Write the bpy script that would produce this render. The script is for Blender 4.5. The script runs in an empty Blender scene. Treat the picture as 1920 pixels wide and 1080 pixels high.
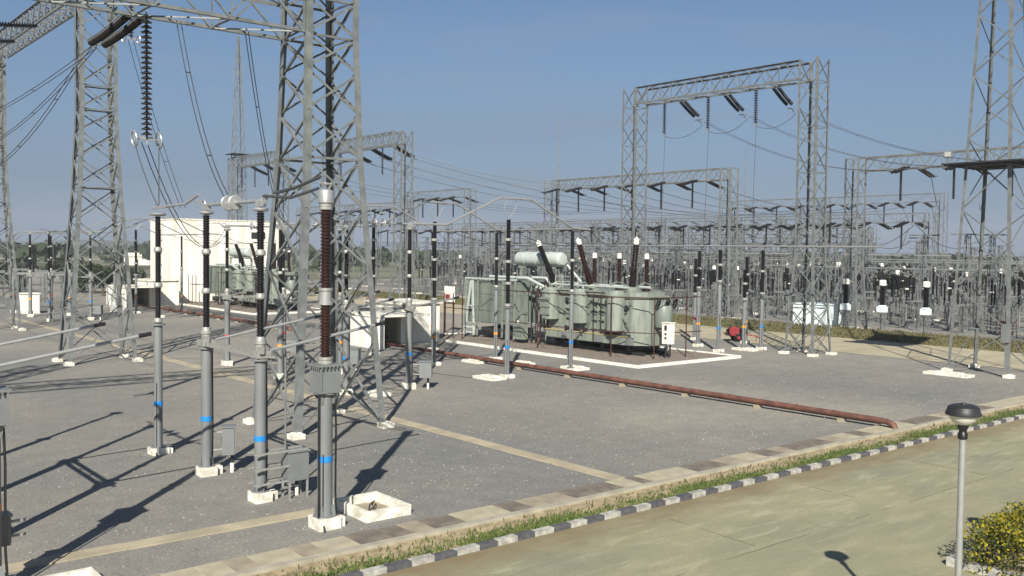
import bpy, math, random
from mathutils import Vector, Matrix
random.seed(7)
S = bpy.context.scene
COL = S.collection
V = Vector
R = math.radians

# ------------------------------------------------------------------ helpers
class MB:
    def __init__(s): s.v = []; s.f = []; s.mi = []; s.M = None
    def add(s, vs, fs, m=0):
        b = len(s.v)
        s.v += [tuple(s.M @ V(p)) if s.M else tuple(p) for p in vs]
        s.f += [tuple(b + i for i in f) for f in fs]; s.mi += [m] * len(fs)
    def box(s, c, d, m=0, rz=0):
        hx, hy, hz = d[0]/2, d[1]/2, d[2]/2; ca, sa = math.cos(rz), math.sin(rz)
        vs = []
        for z in (-hz, hz):
            for x, y in ((-hx,-hy),(hx,-hy),(hx,hy),(-hx,hy)):
                vs.append((c[0]+x*ca-y*sa, c[1]+x*sa+y*ca, c[2]+z))
        s.add(vs, [(3,2,1,0),(4,5,6,7),(0,1,5,4),(1,2,6,5),(2,3,7,6),(3,0,4,7)], m)
    def sweep(s, p, q, prof, a, b, m=0):
        p, q, a, b = V(p), V(q), V(a), V(b); n = len(prof)
        vs = [p + a*x + b*y for x, y in prof] + [q + a*x + b*y for x, y in prof]
        fs = [(i, (i+1) % n, n+(i+1) % n, n+i) for i in range(n)]
        fs += [tuple(range(n-1, -1, -1)), tuple(range(n, 2*n))]
        s.add(vs, fs, m)
    def bar(s, p, q, w, h=None, m=0, up=(0,0,1)):
        h = h or w; d = (V(q)-V(p)).normalized(); up = V(up)
        if abs(d.dot(up)) > .98: up = V((1,0,0))
        a = d.cross(up).normalized(); b = a.cross(d)
        s.sweep(p, q, [(-w/2,-h/2),(w/2,-h/2),(w/2,h/2),(-w/2,h/2)], a, b, m)
    def angle(s, p, q, w, t, n, m=0):
        d = (V(q)-V(p)).normalized(); a = d.cross(V(n)).normalized(); b = a.cross(d)
        if b.dot(V(n)) < 0: b = -b
        s.sweep(p, q, [(-w/2,0),(w/2,0),(w/2,t),(-w/2+t,t),(-w/2+t,w),(-w/2,w)], a, b, m)
    def tube(s, pts, r, n=8, m=0, caps=True):
        pts = [V(p) for p in pts]; k = len(pts); vs = []; fs = []; a = None
        for i, p in enumerate(pts):
            d = (pts[min(i+1,k-1)] - pts[max(i-1,0)]).normalized()
            if a is None: a = d.orthogonal().normalized()
            else: a = (a - d*a.dot(d)).normalized()
            b = d.cross(a); rr = r[i] if isinstance(r, (list, tuple)) else r
            vs += [p + (a*math.cos(6.28318*j/n) + b*math.sin(6.28318*j/n))*rr for j in range(n)]
        for i in range(k-1):
            for j in range(n):
                fs.append((i*n+j, i*n+(j+1) % n, (i+1)*n+(j+1) % n, (i+1)*n+j))
        if caps: fs += [tuple(range(n-1,-1,-1)), tuple(range((k-1)*n, k*n))]
        s.add(vs, fs, m)
    def lathe(s, prof, n=12, c=(0,0,0), d=(0,0,1), m=0):
        d = V(d).normalized(); a = d.orthogonal().normalized(); b = d.cross(a); c = V(c)
        vs = []; fs = []; k = len(prof)
        for r, z in prof:
            vs += [c + d*z + (a*math.cos(6.28318*j/n) + b*math.sin(6.28318*j/n))*max(r, .0015) for j in range(n)]
        for i in range(k-1):
            for j in range(n):
                fs.append((i*n+j, i*n+(j+1) % n, (i+1)*n+(j+1) % n, (i+1)*n+j))
        fs += [tuple(range(n-1,-1,-1)), tuple(range((k-1)*n, k*n))]
        s.add(vs, fs, m)
    def cyl(s, p, q, r, n=12, m=0):
        d = V(q)-V(p); s.lathe([(r,0),(r,d.length)], n, p, d, m)
    def torus(s, c, R_, r, d=(0,0,1), n=20, k=6, m=0):
        d = V(d).normalized(); a = d.orthogonal().normalized(); b = d.cross(a); c = V(c); vs = []; fs = []
        for i in range(n):
            t = 6.28318*i/n; e = a*math.cos(t)+b*math.sin(t)
            vs += [c + e*(R_+r*math.cos(6.28318*j/k)) + d*r*math.sin(6.28318*j/k) for j in range(k)]
        for i in range(n):
            for j in range(k):
                fs.append((i*k+j, ((i+1) % n)*k+j, ((i+1) % n)*k+(j+1) % k, i*k+(j+1) % k))
        s.add(vs, fs, m)
    def mesh(s, name, mats, smooth=False):
        me = bpy.data.meshes.new(name); me.from_pydata(s.v, [], s.f)
        for mt in (mats if isinstance(mats, (list, tuple)) else [mats]): me.materials.append(mt)
        me.polygons.foreach_set('material_index', s.mi)
        if smooth:
            me.polygons.foreach_set('use_smooth', [True]*len(s.f)); me.update()
            me.set_sharp_from_angle(angle=R(38))
        me.update(); return me
    def build(s, name, mats, parent=None, smooth=False):
        o = bpy.data.objects.new(name, s.mesh(name, mats, smooth)); COL.objects.link(o)
        if parent: o.parent = parent
        return o

def tag(o, label=None, cat=None, group=None, kind=None):
    for k, v in (('label', label), ('category', cat), ('group', group), ('kind', kind)):
        if v: o[k] = v
    return o
def thing(name, loc, label, cat, group=None, rz=0):
    o = bpy.data.objects.new(name, None); COL.objects.link(o)
    o.location = loc; o.rotation_euler = (0, 0, rz); o.empty_display_size = .2
    return tag(o, label, cat, group)
def dup(o, loc=None, label=None, group=None, rz=None):
    def cp(x, par):
        c = x.copy(); COL.objects.link(c)
        if par: c.parent = par
        for ch in [h for h in COL.objects if h.parent == x]: cp(ch, c)
        return c
    c = cp(o, None)
    if loc is not None: c.location = loc
    if rz is not None: c.rotation_euler = (0, 0, rz)
    if label: c['label'] = label
    if group: c['group'] = group
    return c
def struct(name, mb, mat): return tag(mb.build(name, mat), kind='structure')

# ------------------------------------------------------------------ materials
def mat(name, col, rough=.6, metal=0, var=.12, scale=6, bump=0, spec=.5, var2=None, stretch=None):
    m = bpy.data.materials.new(name); m.use_nodes = True; nt = m.node_tree; b = nt.nodes['Principled BSDF']
    b.inputs['Roughness'].default_value = rough; b.inputs['Metallic'].default_value = metal
    b.inputs['Specular IOR Level'].default_value = spec
    tc = nt.nodes.new('ShaderNodeTexCoord'); nz = nt.nodes.new('ShaderNodeTexNoise')
    nz.inputs['Scale'].default_value = scale; nz.inputs['Detail'].default_value = 5
    src = tc.outputs['Object']
    if stretch:
        mp = nt.nodes.new('ShaderNodeMapping'); mp.inputs['Scale'].default_value = stretch
        nt.links.new(src, mp.inputs[0]); src = mp.outputs[0]
    nt.links.new(src, nz.inputs['Vector'])
    cr = nt.nodes.new('ShaderNodeValToRGB')
    lo = var2 or tuple(c*(1-var) for c in col); hi = tuple(min(1, c*(1+var)) for c in col)
    cr.color_ramp.elements[0].color = (*lo, 1); cr.color_ramp.elements[1].color = (*hi, 1)
    cr.color_ramp.elements[0].position = .35; cr.color_ramp.elements[1].position = .65
    nt.links.new(nz.outputs['Fac'], cr.inputs[0]); nt.links.new(cr.outputs[0], b.inputs['Base Color'])
    if bump:
        bp = nt.nodes.new('ShaderNodeBump'); bp.inputs['Strength'].default_value = bump; bp.inputs['Distance'].default_value = .02
        nt.links.new(nz.outputs['Fac'], bp.inputs['Height']); nt.links.new(bp.outputs[0], b.inputs['Normal'])
    return m
STEEL = mat('galvanised_steel', (.165,.175,.17), .5, .2, .2, 2.5)
STEELF = mat('weathered_galvanised_steel', (.172,.182,.18), .55, .15, .18, .8)
PIPE = mat('grey_painted_pipe', (.185,.195,.195), .45, .1, .12, 2, stretch=(1,1,.25))
ALU = mat('aluminium', (.40,.405,.395), .38, .5, .08, 4)
CAST = mat('cast_flange', (.30,.30,.275), .5, .25, .15, 8)
PORC = mat('brown_porcelain', (.018,.011,.009), .22, 0, .35, 3)
PORCR = mat('red_brown_porcelain', (.026,.011,.008), .25, 0, .3, 3)
PORCB = mat('black_porcelain', (.010,.009,.010), .4, 0, .3, 3, 0, .22)
WIRE = mat('conductor_aluminium', (.08,.083,.087), .5, .4, .1, 3)
BLACKP = mat('black_plastic', (.012,.012,.014), .4, 0, .3, 8)
WHITE = mat('white_paint', (.78,.77,.70), .6, 0, .1, 3, var2=(.60,.58,.50))
WALLW = mat('white_limewash', (.80,.78,.70), .8, 0, .04, .9, .1, var2=(.60,.57,.48), stretch=(1.2,1.2,.16))
FOOT = mat('painted_concrete_foot', (.74,.72,.62), .8, 0, .1, 4, .3, var2=(.48,.45,.37))
SAGE = mat('sage_grey_paint', (.215,.24,.2), .42, 0, .1, 1.6, var2=(.145,.165,.138), stretch=(1.6,1.6,.3))
SAGED = mat('radiator_paint', (.17,.195,.17), .45, 0, .1, 1.5, var2=(.12,.14,.12), stretch=(1.6,1.6,.3))
PALEG = mat('pale_conservator_paint', (.40,.44,.41), .4, 0, .06, 1.5)
CABG = mat('cabinet_grey', (.175,.185,.185), .42, .1, .06, 3)
REDP = mat('red_oxide_pipe', (.125,.055,.036), .65, 0, .25, 2.2, var2=(.08,.034,.025))
RUST = mat('dark_red_pipe', (.05,.016,.013), .5, 0, .25, 3)
BLUE = mat('blue_band', (.01,.20,.55), .5, 0, .1, 10)
ORANGE = mat('orange_band', (.75,.30,.02), .5, 0, .1, 10)
REDB = mat('red_band', (.50,.02,.025), .5, 0, .1, 10)
DARK = mat('dark_steel', (.03,.03,.032), .5, .2, .2, 5)
REDPAINT = mat('red_engine_paint', (.24,.025,.028), .4, 0, .15, 4)
SHED = mat('pale_shed_sheet', (.66,.74,.74), .5, 0, .05, 2)
PEB = mat('brown_pebbles', (.21,.175,.14), .95, 0, .4, 9, .8, var2=(.09,.075,.06))

def gravel_mat():
    m = bpy.data.materials.new('gravel'); m.use_nodes = True; nt = m.node_tree; N = nt.nodes; L = nt.links
    b = N['Principled BSDF']; b.inputs['Roughness'].default_value = .95; b.inputs['Specular IOR Level'].default_value = .2
    tc = N.new('ShaderNodeTexCoord')
    def noise(sc, det=4, rough=.6):
        n = N.new('ShaderNodeTexNoise'); n.inputs['Scale'].default_value = sc; n.inputs['Detail'].default_value = det
        n.inputs['Roughness'].default_value = rough; L.new(tc.outputs['Object'], n.inputs['Vector']); return n.outputs['Fac']
    def ramp(f, stops):
        r = N.new('ShaderNodeValToRGB'); e = r.color_ramp.elements
        e[0].position, e[0].color = stops[0][0], (*stops[0][1],1); e[1].position, e[1].color = stops[-1][0], (*stops[-1][1],1)
        for p, c in stops[1:-1]: x = e.new(p); x.color = (*c,1)
        L.new(f, r.inputs[0]); return r.outputs[0]
    def mix(f, a, c, mode='MIX'):
        x = N.new('ShaderNodeMix'); x.data_type = 'RGBA'; x.blend_type = mode
        if isinstance(f, float): x.inputs[0].default_value = f
        else: L.new(f, x.inputs[0])
        L.new(a, x.inputs[6]); L.new(c, x.inputs[7]); return x.outputs[2]
    big = ramp(noise(.06, 6), [(.34,(.186,.188,.175)),(.5,(.232,.222,.198)),(.64,(.292,.272,.226))])
    fine = ramp(noise(11, 3, .85), [(.3,(.62,.62,.63)),(.5,(.98,.98,.98)),(.72,(1.32,1.3,1.27))])
    c = mix(1.0, big, fine, 'MULTIPLY')
    mid = ramp(noise(1.3, 6, .7), [(.3,(.86,.86,.87)),(.7,(1.12,1.11,1.09))])
    c = mix(1.0, c, mid, 'MULTIPLY')
    vo = N.new('ShaderNodeTexVoronoi'); vo.inputs['Scale'].default_value = .75; L.new(tc.outputs['Object'], vo.inputs['Vector'])
    fl = ramp(vo.outputs['Distance'], [(.03,(1,1,1)),(.075,(0,0,0))])
    pale = N.new('ShaderNodeRGB'); pale.outputs[0].default_value = (.36,.34,.29,1)
    bw = N.new('ShaderNodeRGBToBW'); L.new(fl, bw.inputs[0])
    gate = N.new('ShaderNodeMath'); gate.operation = 'GREATER_THAN'; gate.inputs[1].default_value = .55
    sp = N.new('ShaderNodeSeparateColor'); L.new(vo.outputs['Color'], sp.inputs[0]); L.new(sp.outputs[0], gate.inputs[0])
    mm = N.new('ShaderNodeMath'); mm.operation = 'MULTIPLY'; L.new(bw.outputs[0], mm.inputs[0]); L.new(gate.outputs[0], mm.inputs[1])
    c = mix(mm.outputs[0], c, pale.outputs[0])
    L.new(c, b.inputs['Base Color'])
    bp = N.new('ShaderNodeBump'); bp.inputs['Strength'].default_value = .55; bp.inputs['Distance'].default_value = .03
    L.new(noise(26, 3, .8), bp.inputs['Height']); L.new(bp.outputs[0], b.inputs['Normal'])
    return m
GRAVEL = gravel_mat()

def road_mat():
    m = bpy.data.materials.new('stained_concrete_road'); m.use_nodes = True; nt = m.node_tree; N = nt.nodes; L = nt.links
    b = N['Principled BSDF']; b.inputs['Roughness'].default_value = .9; b.inputs['Specular IOR Level'].default_value = .25
    tc = N.new('ShaderNodeTexCoord')
    def noise(sc, stretch=(1,1,1), det=5, rough=.6, dist=0.):
        mp = N.new('ShaderNodeMapping'); mp.inputs['Scale'].default_value = stretch; L.new(tc.outputs['Object'], mp.inputs[0])
        n = N.new('ShaderNodeTexNoise'); n.inputs['Scale'].default_value = sc; n.inputs['Detail'].default_value = det
        n.inputs['Roughness'].default_value = rough; n.inputs['Distortion'].default_value = dist
        L.new(mp.outputs[0], n.inputs['Vector']); return n.outputs['Fac']
    def ramp(f, stops):
        r = N.new('ShaderNodeValToRGB'); e = r.color_ramp.elements
        e[0].position, e[0].color = stops[0][0], (*stops[0][1],1); e[1].position, e[1].color = stops[-1][0], (*stops[-1][1],1)
        for p, c in stops[1:-1]: x = e.new(p); x.color = (*c,1)
        L.new(f, r.inputs[0]); return r.outputs[0]
    def mix(f, a, c, mode='MIX'):
        x = N.new('ShaderNodeMix'); x.data_type = 'RGBA'; x.blend_type = mode
        if isinstance(f, float): x.inputs[0].default_value = f
        else: L.new(f, x.inputs[0])
        L.new(a, x.inputs[6]); L.new(c, x.inputs[7]); return x.outputs[2]
    def rgb(c): x = N.new('ShaderNodeRGB'); x.outputs[0].default_value = (*c,1); return x.outputs[0]
    base = ramp(noise(.22, (1,1.6,1), 6), [(.32,(.215,.213,.148)),(.5,(.262,.252,.162)),(.68,(.31,.288,.18))])
    base = mix(1., base, ramp(noise(14, (1,1,1), 4, .7), [(.3,(.86,.86,.86)),(.7,(1.1,1.1,1.1))]), 'MULTIPLY')
    # tyre-wiped pale smears and grey damp marks, drawn out along the lane
    sep = N.new('ShaderNodeSeparateXYZ'); L.new(tc.outputs['Object'], sep.inputs[0])
    def band(lo, hi, out=1):
        mr = N.new('ShaderNodeMapRange'); mr.inputs[1].default_value = lo; mr.inputs[2].default_value = hi
        L.new(sep.outputs['Y'], mr.inputs[0]); return mr.outputs[0]
    def mul(a, c):
        x = N.new('ShaderNodeMath'); x.operation = 'MULTIPLY'; L.new(a, x.inputs[0])
        if isinstance(c, float): x.inputs[1].default_value = c
        else: L.new(c, x.inputs[1])
        return x.outputs[0]
    def bw(c): x = N.new('ShaderNodeRGBToBW'); L.new(c, x.inputs[0]); return x.outputs[0]
    sm = bw(ramp(noise(1.3, (.4,1.9,1), 8, .72, .5), [(.5,(0,0,0)),(.62,(1,1,1))]))
    base = mix(mul(mul(sm, band(8.5, 14.5)), .34), base, rgb((.47,.44,.30)))
    gm = bw(ramp(noise(1.0, (.4,1.7,1), 8, .74, .4), [(.5,(0,0,0)),(.66,(1,1,1))]))
    base = mix(mul(mul(gm, band(6, 15.5)), .28), base, rgb((.17,.175,.14)))
    # brown soil washed along the kerb
    addn = N.new('ShaderNodeMath'); addn.operation = 'MULTIPLY_ADD'; addn.inputs[1].default_value = 3.2
    L.new(noise(.55, (1,1,1), 5, .65), addn.inputs[0]); L.new(sep.outputs['Y'], addn.inputs[2])
    mr = N.new('ShaderNodeMapRange'); mr.inputs[1].default_value = 17.5; mr.inputs[2].default_value = 19.2; L.new(addn.outputs[0], mr.inputs[0])
    base = mix(mul(mr.outputs[0], .8), base, rgb((.18,.13,.068)))
    L.new(base, b.inputs['Base Color'])
    bp = N.new('ShaderNodeBump'); bp.inputs['Strength'].default_value = .25; bp.inputs['Distance'].default_value = .01
    L.new(noise(20), bp.inputs['Height']); L.new(bp.outputs[0], b.inputs['Normal'])
    return m
ROAD = road_mat()
SLABP = mat('pale_slab', (.37,.335,.235), .9, 0, .14, 1.6, .2)
SLABT = mat('tan_slab', (.29,.25,.18), .9, 0, .16, 1.6, .2)
SLABD = mat('stained_dark_slab', (.158,.134,.104), .9, 0, .25, 1.8, .2)
STRIP = mat('trench_strip', (.36,.31,.215), .9, 0, .16, 1.1, .2)
SOIL = mat('sandy_soil', (.34,.27,.16), .95, 0, .2, 3, .5, var2=(.24,.19,.11))
FIELD = mat('dry_fields', (.15,.14,.085), .95, 0, .2, .02, 0, var2=(.075,.09,.045))
TANROAD = mat('tan_track', (.36,.32,.215), .95, 0, .12, .5)
KERBW = mat('kerb_white', (.40,.39,.34), .85, 0, .15, 5, .3, var2=(.25,.245,.22))
KERBD = mat('kerb_black', (.045,.045,.055), .85, 0, .2, 7, .3, var2=(.105,.105,.105))
COPE = mat('coping', (.33,.31,.24), .9, 0, .15, 2, .2)
def leafmat(name, a, b_):
    m = mat(name, a, .75, 0, .3, 9, 0, .25, var2=b_); return m
GRASS = leafmat('grass', (.095,.12,.032), (.05,.08,.02))
DRYG = leafmat('dry_grass', (.115,.1,.046), (.06,.062,.026))
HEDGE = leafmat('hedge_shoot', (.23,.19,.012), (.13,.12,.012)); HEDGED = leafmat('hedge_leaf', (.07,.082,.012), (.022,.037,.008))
TREE = leafmat('tree_leaf', (.034,.046,.022), (.013,.021,.011))
HILL = mat('wooded_hill', (.045,.055,.05), .95, 0, .3, .02)

# ------------------------------------------------------------------ ground
def sheet(x0, x1, y0, y1, z):
    m = MB(); m.add([(x0,y0,z),(x1,y0,z),(x1,y1,z),(x0,y1,z)], [(0,1,2,3)]); return m
struct('terrain', sheet(-2600,3000,-2600,3000,-.22), FIELD)
struct('gravel_yard', sheet(-70,72,20.1,260,0), GRAVEL)
struct('switchyard_gravel', sheet(76,230,-60,190,0), GRAVEL)
struct('dirt_track', sheet(61.5,72.5,-40,160,.012), TANROAD)
struct('road', sheet(-90,140,-30,17.43,-.06), ROAD)
j = MB(); rj = random.Random(2)
x = -30.
while x < 90:
    y = 13.42
    for k in range(6):
        w = random.uniform(.008,.022)
        if rj.random() < .72: j.box((x+.35, y+random.uniform(-.012,.012), -.056), (.69, w, .004))
        x += .7
    x += random.choice((0,0,.7,1.4))
for xx in (7.2, 13.1, 19.2, 25.3, 31.4, 37.5, 43.6):
    for k in range(8):
        if rj.random() < .6: j.box((xx-.02*k, 16.3-k*.36, -.056), (.014, .35, .004))
struct('road_joint', j, mat('joint_seal', (.09,.088,.065), .9))
# kerb of alternating painted stones
k = MB(); x = -14.; i = 0
while x < 110:
    w = random.uniform(.56,.66)
    k.box((x+w/2, 17.53+random.uniform(-.014,.014), -.07+random.uniform(-.014,.012)), (w-.014, .2, .28), i % 2, random.uniform(-.018,.018)); x += w; i += 1
struct('kerb', k, [KERBW, KERBD])
struct('verge_soil', sheet(-70,120,17.62,18.9,.012), SOIL)
c = MB()
x = -20.
while x < 110:
    c.box((x+1.5, 18.98+random.uniform(-.004,.004), .03), (2.985, .2, .13)); x += 3
struct('coping_wall', c, COPE)
struct('trench_bed', sheet(-70,120,19.06,20.1,.006), SLABT)
# loose trench slabs beside the verge, each a thing of its own
sm_ = {}
for nm, mt in (('pale', SLABP), ('tan', SLABT), ('dark', SLABD)):
    q = MB(); q.box((0,0,.03), (1,1.0,.045)); sm_[nm] = q.mesh('trench_slab', mt)
lab = {'pale': 'pale sandy concrete slab over the cable trench along the verge',
       'tan': 'tan concrete slab over the cable trench along the verge',
       'dark': 'dark brown stained slab over the cable trench along the verge'}
x = 5.0; prev = 'tan'; seq = []
DK = [(11.3,12.8),(13.4,14.2),(16.0,16.6),(18.4,20.7),(21.4,22.0),(23.6,25.7),(27.5,28.3),(29.2,31.7),(33.5,34.6),(37.4,40.2),(43,45)]
i = 0
while x < 62:
    w = random.choice((.6,.75,.9,1.0,.5)); nm = 'dark' if any(a <= x+w*.5 <= b for a, b in DK) else random.choice(('pale','pale','tan'))
    o = bpy.data.objects.new('trench_slab', sm_[nm]); COL.objects.link(o)
    o.location = (x+w/2, 19.57+random.uniform(-.02,.02), random.uniform(-.008,.008)); o.scale = (w-.02, 1, 1)
    o.rotation_euler = (random.uniform(-.006,.006), random.uniform(-.006,.006), random.uniform(-.012,.012))
    tag(o, lab[nm], 'slab', nm + ' trench slabs along the verge', 'thing'); x += w; i += 1
def strip(axis, a0, a1, c0, w):
    m = MB(); a = a0
    while a < a1:
        l = random.uniform(.8,1.3); cc = c0 + random.uniform(-.02,.02)
        if axis == 'x': m.box((a+l/2, cc, .005), (l-.012, w, .05+random.uniform(0,.012)))
        else: m.box((cc, a+l/2, .005), (w, l-.012, .05+random.uniform(0,.012)))
        a += l
    return m
struct('slab_path', strip('y', 20.15, 100, 21.1, .55), STRIP)
struct('slab_path', strip('x', -14, 12.2, 22.5, .52), STRIP)

stn = MB(); rq = random.Random(9)
for _ in range(6500):
    x, y = rq.uniform(-2,60), 20.3 + abs(rq.gauss(0,14)); q = rq.uniform(.014,.04); a = rq.uniform(0,3)
    c_, s_ = math.cos(a)*q*rq.uniform(.8,1.5), math.sin(a)*q
    stn.add([(x+c_,y+s_,.003),(x-s_,y+c_,.003),(x-c_,y-s_,.003),(x+s_,y-c_,.003),(x+q*.2,y,.003+q*.9)],[(0,1,4),(1,2,4),(2,3,4),(3,0,4)], rq.choice((0,0,0,0,0,1)))
tag(stn.build('loose_stones', [mat('grey_stone', (.20,.19,.17), .95, 0, .4, .9), mat('pale_stone', (.25,.24,.2), .95, 0, .2, .9)]), 'loose stones scattered on the gravel yard', None, None, 'stuff')
# plant cover made of many small blades
def blades(name, n, fn, h, w, mt, label=None, seed=1):
    rnd = random.Random(seed); m = MB()
    for _ in range(n):
        x, y, z, s = fn(rnd); a = rnd.uniform(0,6.28); hh = h*s*rnd.uniform(.5,1.2); ww = w*rnd.uniform(.6,1.3)
        dx, dy = math.cos(a)*ww, math.sin(a)*ww; lx, ly = rnd.uniform(-.5,.5)*hh, rnd.uniform(-.5,.5)*hh
        m.add([(x-dx,y-dy,z),(x+dx,y+dy,z),(x+dx*.5+lx,y+dy*.5+ly,z+hh),(x-dx*.5+lx,y-dy*.5+ly,z+hh)], [(0,1,2,3)])
    o = m.build(name, mt); tag(o, label, None, None, 'stuff'); return o
def vg(r):
    while True:
        x = r.uniform(4,75); p = .5+.5*math.sin(x*.9)+.3*math.sin(x*2.3+1); 
        if r.random() < .12+.55*p*p: break
    return x, 17.66 + abs(r.gauss(0,.3)) , .0, 1
blades('grass_verge', 25000, vg, .10, .02, GRASS, 'green weedy grass along the back of the painted kerb', 3)
def dg(r): return r.uniform(4,90), r.uniform(17.66,18.7), 0, 1
blades('dry_grass', 1400, dg, .12, .025, DRYG, 'dry straw coloured grass on the sandy verge', 4)
# earth bank with dry grass beyond the track
b = MB(); ys = [-60+5*i for i in range(48)]
for y0, y1 in zip(ys, ys[1:]):
    h0, h1 = .58+.1*math.sin(y0*.2), .58+.1*math.sin(y1*.2)
    b.add([(72.2,y0,-.02),(73.4,y0,h0),(74.8,y0,h0*.95),(76.4,y0,-.02),(72.2,y1,-.02),(73.4,y1,h1),(74.8,y1,h1*.95),(76.4,y1,-.02)], [(0,4,5,1),(1,5,6,2),(2,6,7,3)])
struct('earth_bank', b, DRYG)
def bg(r):
    y = r.uniform(-20,120); t = r.uniform(0,1); x = 72.2+2.8*t; return x, y, min(.58, t*2.4*.58), 1
blades('bank_grass', 14000, bg, .22, .05, DRYG, 'dry brown grass covering the low earth bank', 5)

# ------------------------------------------------------------------ lattice steel
def lerp_prof(prof, z):
    for (z0,a0,b0),(z1,a1,b1) in zip(prof, prof[1:]):
        if z <= z1: t = (z-z0)/(z1-z0); return a0+(a1-a0)*t, b0+(b1-b0)*t
    return prof[-1][1:]
def lattice_column(root, prof, levels, rings, lw, bw, near=True, mt=STEEL, zig=False, foot=.5, footmat=FOOT, split=True):
    """four legs, bracing and pads; split=False keeps legs and bracing in one mesh"""
    br = MB(); allm = MB()
    for sx in (-1,1):
        for sy in (-1,1):
            m = MB() if split else allm
            pz = [p[0] for p in prof]
            for z0, z1 in zip(pz, pz[1:]):
                a0 = lerp_prof(prof, z0); a1 = lerp_prof(prof, z1)
                p = (sx*a0[0], sy*a0[1], z0); q = (sx*a1[0], sy*a1[1], z1)
                t = lw*.14
                if near: m.sweep(p, q, [(0,0),(lw,0),(lw,t),(t,t),(t,lw),(0,lw)], (-sx,0,0), (0,-sy,0))
                else: m.bar(p, q, lw)
            if split: m.build('leg', mt, root)
            if foot:
                a = lerp_prof(prof, 0); f = MB()
                f.box((sx*a[0], sy*a[1], .06), (foot, foot, .24), 0); f.box((sx*a[0], sy*a[1], .2), (foot*.6, foot*.6, .06), 0)
                f.build('footing', footmat, root)
    B = br if split else allm
    def seg(p, q, n, off=0):
        p, q, n = V(p), V(q), V(n)
        p, q = p + n*off, q + n*off
        if near: B.angle(p, q, bw, bw*.16, n)
        else: B.bar(p, q, bw)
    for i, (z0, z1) in enumerate(zip(levels, levels[1:])):
        a0 = lerp_prof(prof, z0); a1 = lerp_prof(prof, z1)
        for ax in (0,1):
            for s in (-1,1):
                if ax == 0:
                    c = [(-a0[0], s*a0[1], z0),(a0[0], s*a0[1], z0),(-a1[0], s*a1[1], z1),(a1[0], s*a1[1], z1)]; n = (0,-s,0)
                else:
                    c = [(s*a0[0], -a0[1], z0),(s*a0[0], a0[1], z0),(s*a1[0], -a1[1], z1),(s*a1[0], a1[1], z1)]; n = (-s,0,0)
                if zig:
                    if (i + (s > 0)) % 2: seg(c[0], c[3], n, lw*.2)
                    else: seg(c[1], c[2], n, lw*.2)
                else:
                    seg(c[0], c[3], n, lw*.16); seg(c[1], c[2], n, lw*.16+bw)
                if z1 in rings: seg(c[2], c[3], n, lw*.16+2*bw)
    if split: br.build('bracing', mt, root)
    else: return allm.build('column', mt, root)

def truss(axis, L, hw, dep, pan, cw, bw, near=True, m=None, o=(0,0,0)):
    """box girder from the origin along axis, top at z=0"""
    m = m or MB()
    def P(a, s, z): return V(o) + (V((a, s*hw, z)) if axis == 'x' else V((s*hw, a, z)))
    for s in (-1,1):
        for z in (0,-dep):
            up = (0,0,-1 if z == 0 else 1)
            (m.angle(P(0,s,z), P(L,s,z), cw, cw*.15, up) if near else m.bar(P(0,s,z), P(L,s,z), cw))
    n = max(2, round(L/pan)); d = L/n
    for i in range(n):
        a, b_ = i*d, (i+1)*d; mid = (a+b_)/2
        for s in (-1,1):
            m.bar(P(a,s*.97,-dep), P(mid,s*.97,0), bw); m.bar(P(mid,s*.97,0), P(b_,s*.97,-dep), bw)
            m.bar(P(a,s*.95,-dep), P(a,s*.95,0), bw*.8)
        m.bar(P(a,-1,.0-.03), P(b_,1,-.03), bw*.9); m.bar(P(a,1,-dep+.03), P(b_,-1,-dep+.03), bw*.9)
        m.bar(P(a,-1,-.05), P(a,1,-.05), bw*.8); m.bar(P(a,-1,-dep+.05), P(a,1,-dep+.05), bw*.8)
    for s in (-1,1): m.bar(P(L,s*.97,-dep), P(L,s*.97,0), bw)
    return m

# tall line towers on the left
def tall_tower(loc, hx, hy, tx, ty, lw, label, near=True, zig=False):
    t = thing('lattice_tower', loc, label, 'tower', 'tall lattice towers of the near bay')
    prof = [(.1,hx,hy),(10.45,hx*.64,hy*.66),(15.1,tx,ty),(23.2,tx,ty)]
    lattice_column(t, prof, [.1,3.4,6.2,8.5,10.45,12.2,13.8,15.1,16.5,18.2,19.9,21.6,23.2], (10.45,15.1,16.5,21.6,23.2), lw, lw*.34, near, zig=zig)
    return t
tall_tower((18,33.6,0), 1.92, 1.92, 1.1, 1.1, .25, 'big near lattice tower with splayed legs standing on the trench strip behind the current transformer')
tall_tower((17.3,60,0), 1.95, 1.25, 1.05, .62, .22, 'narrow lattice tower at left, second in the row behind the large near one', True, False)
tall_tower((16.7,86.3,0), 1.95, 1.25, 1.05, .62, .2, 'farthest tall lattice tower, cut by the left edge of the picture')
tall_tower((-9.3,33.6,0), 2.05, 2.05, .95, .95, .25, 'tall lattice tower carrying the left end of the near beam, outside the frame')
bm = truss('x', 25.2, .95, 1.4, 2.8, .15, .06); o = bm.build('lattice_beam', STEEL); o.location = (-8.35,33.6,16.48)
tag(o, 'lattice beam running from the big near tower out of the frame at top left, black strings below', 'beam')
bm = truss('y', 22.9, .62, 1.4, 1.6, .15, .07); o = bm.build('lattice_beam', STEEL); o.location = (17.1,61.9,23.3)
tag(o, 'high lattice beam crossing the upper left corner to the farthest left tower', 'beam')
bm = truss('y', 23.4, .62, 1.4, 1.6, .15, .07); o = bm.build('lattice_beam', STEEL); o.location = (17.8,35,23.3)
tag(o, 'high lattice beam above the frame between the near tower and the narrow second tower', 'beam')

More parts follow.
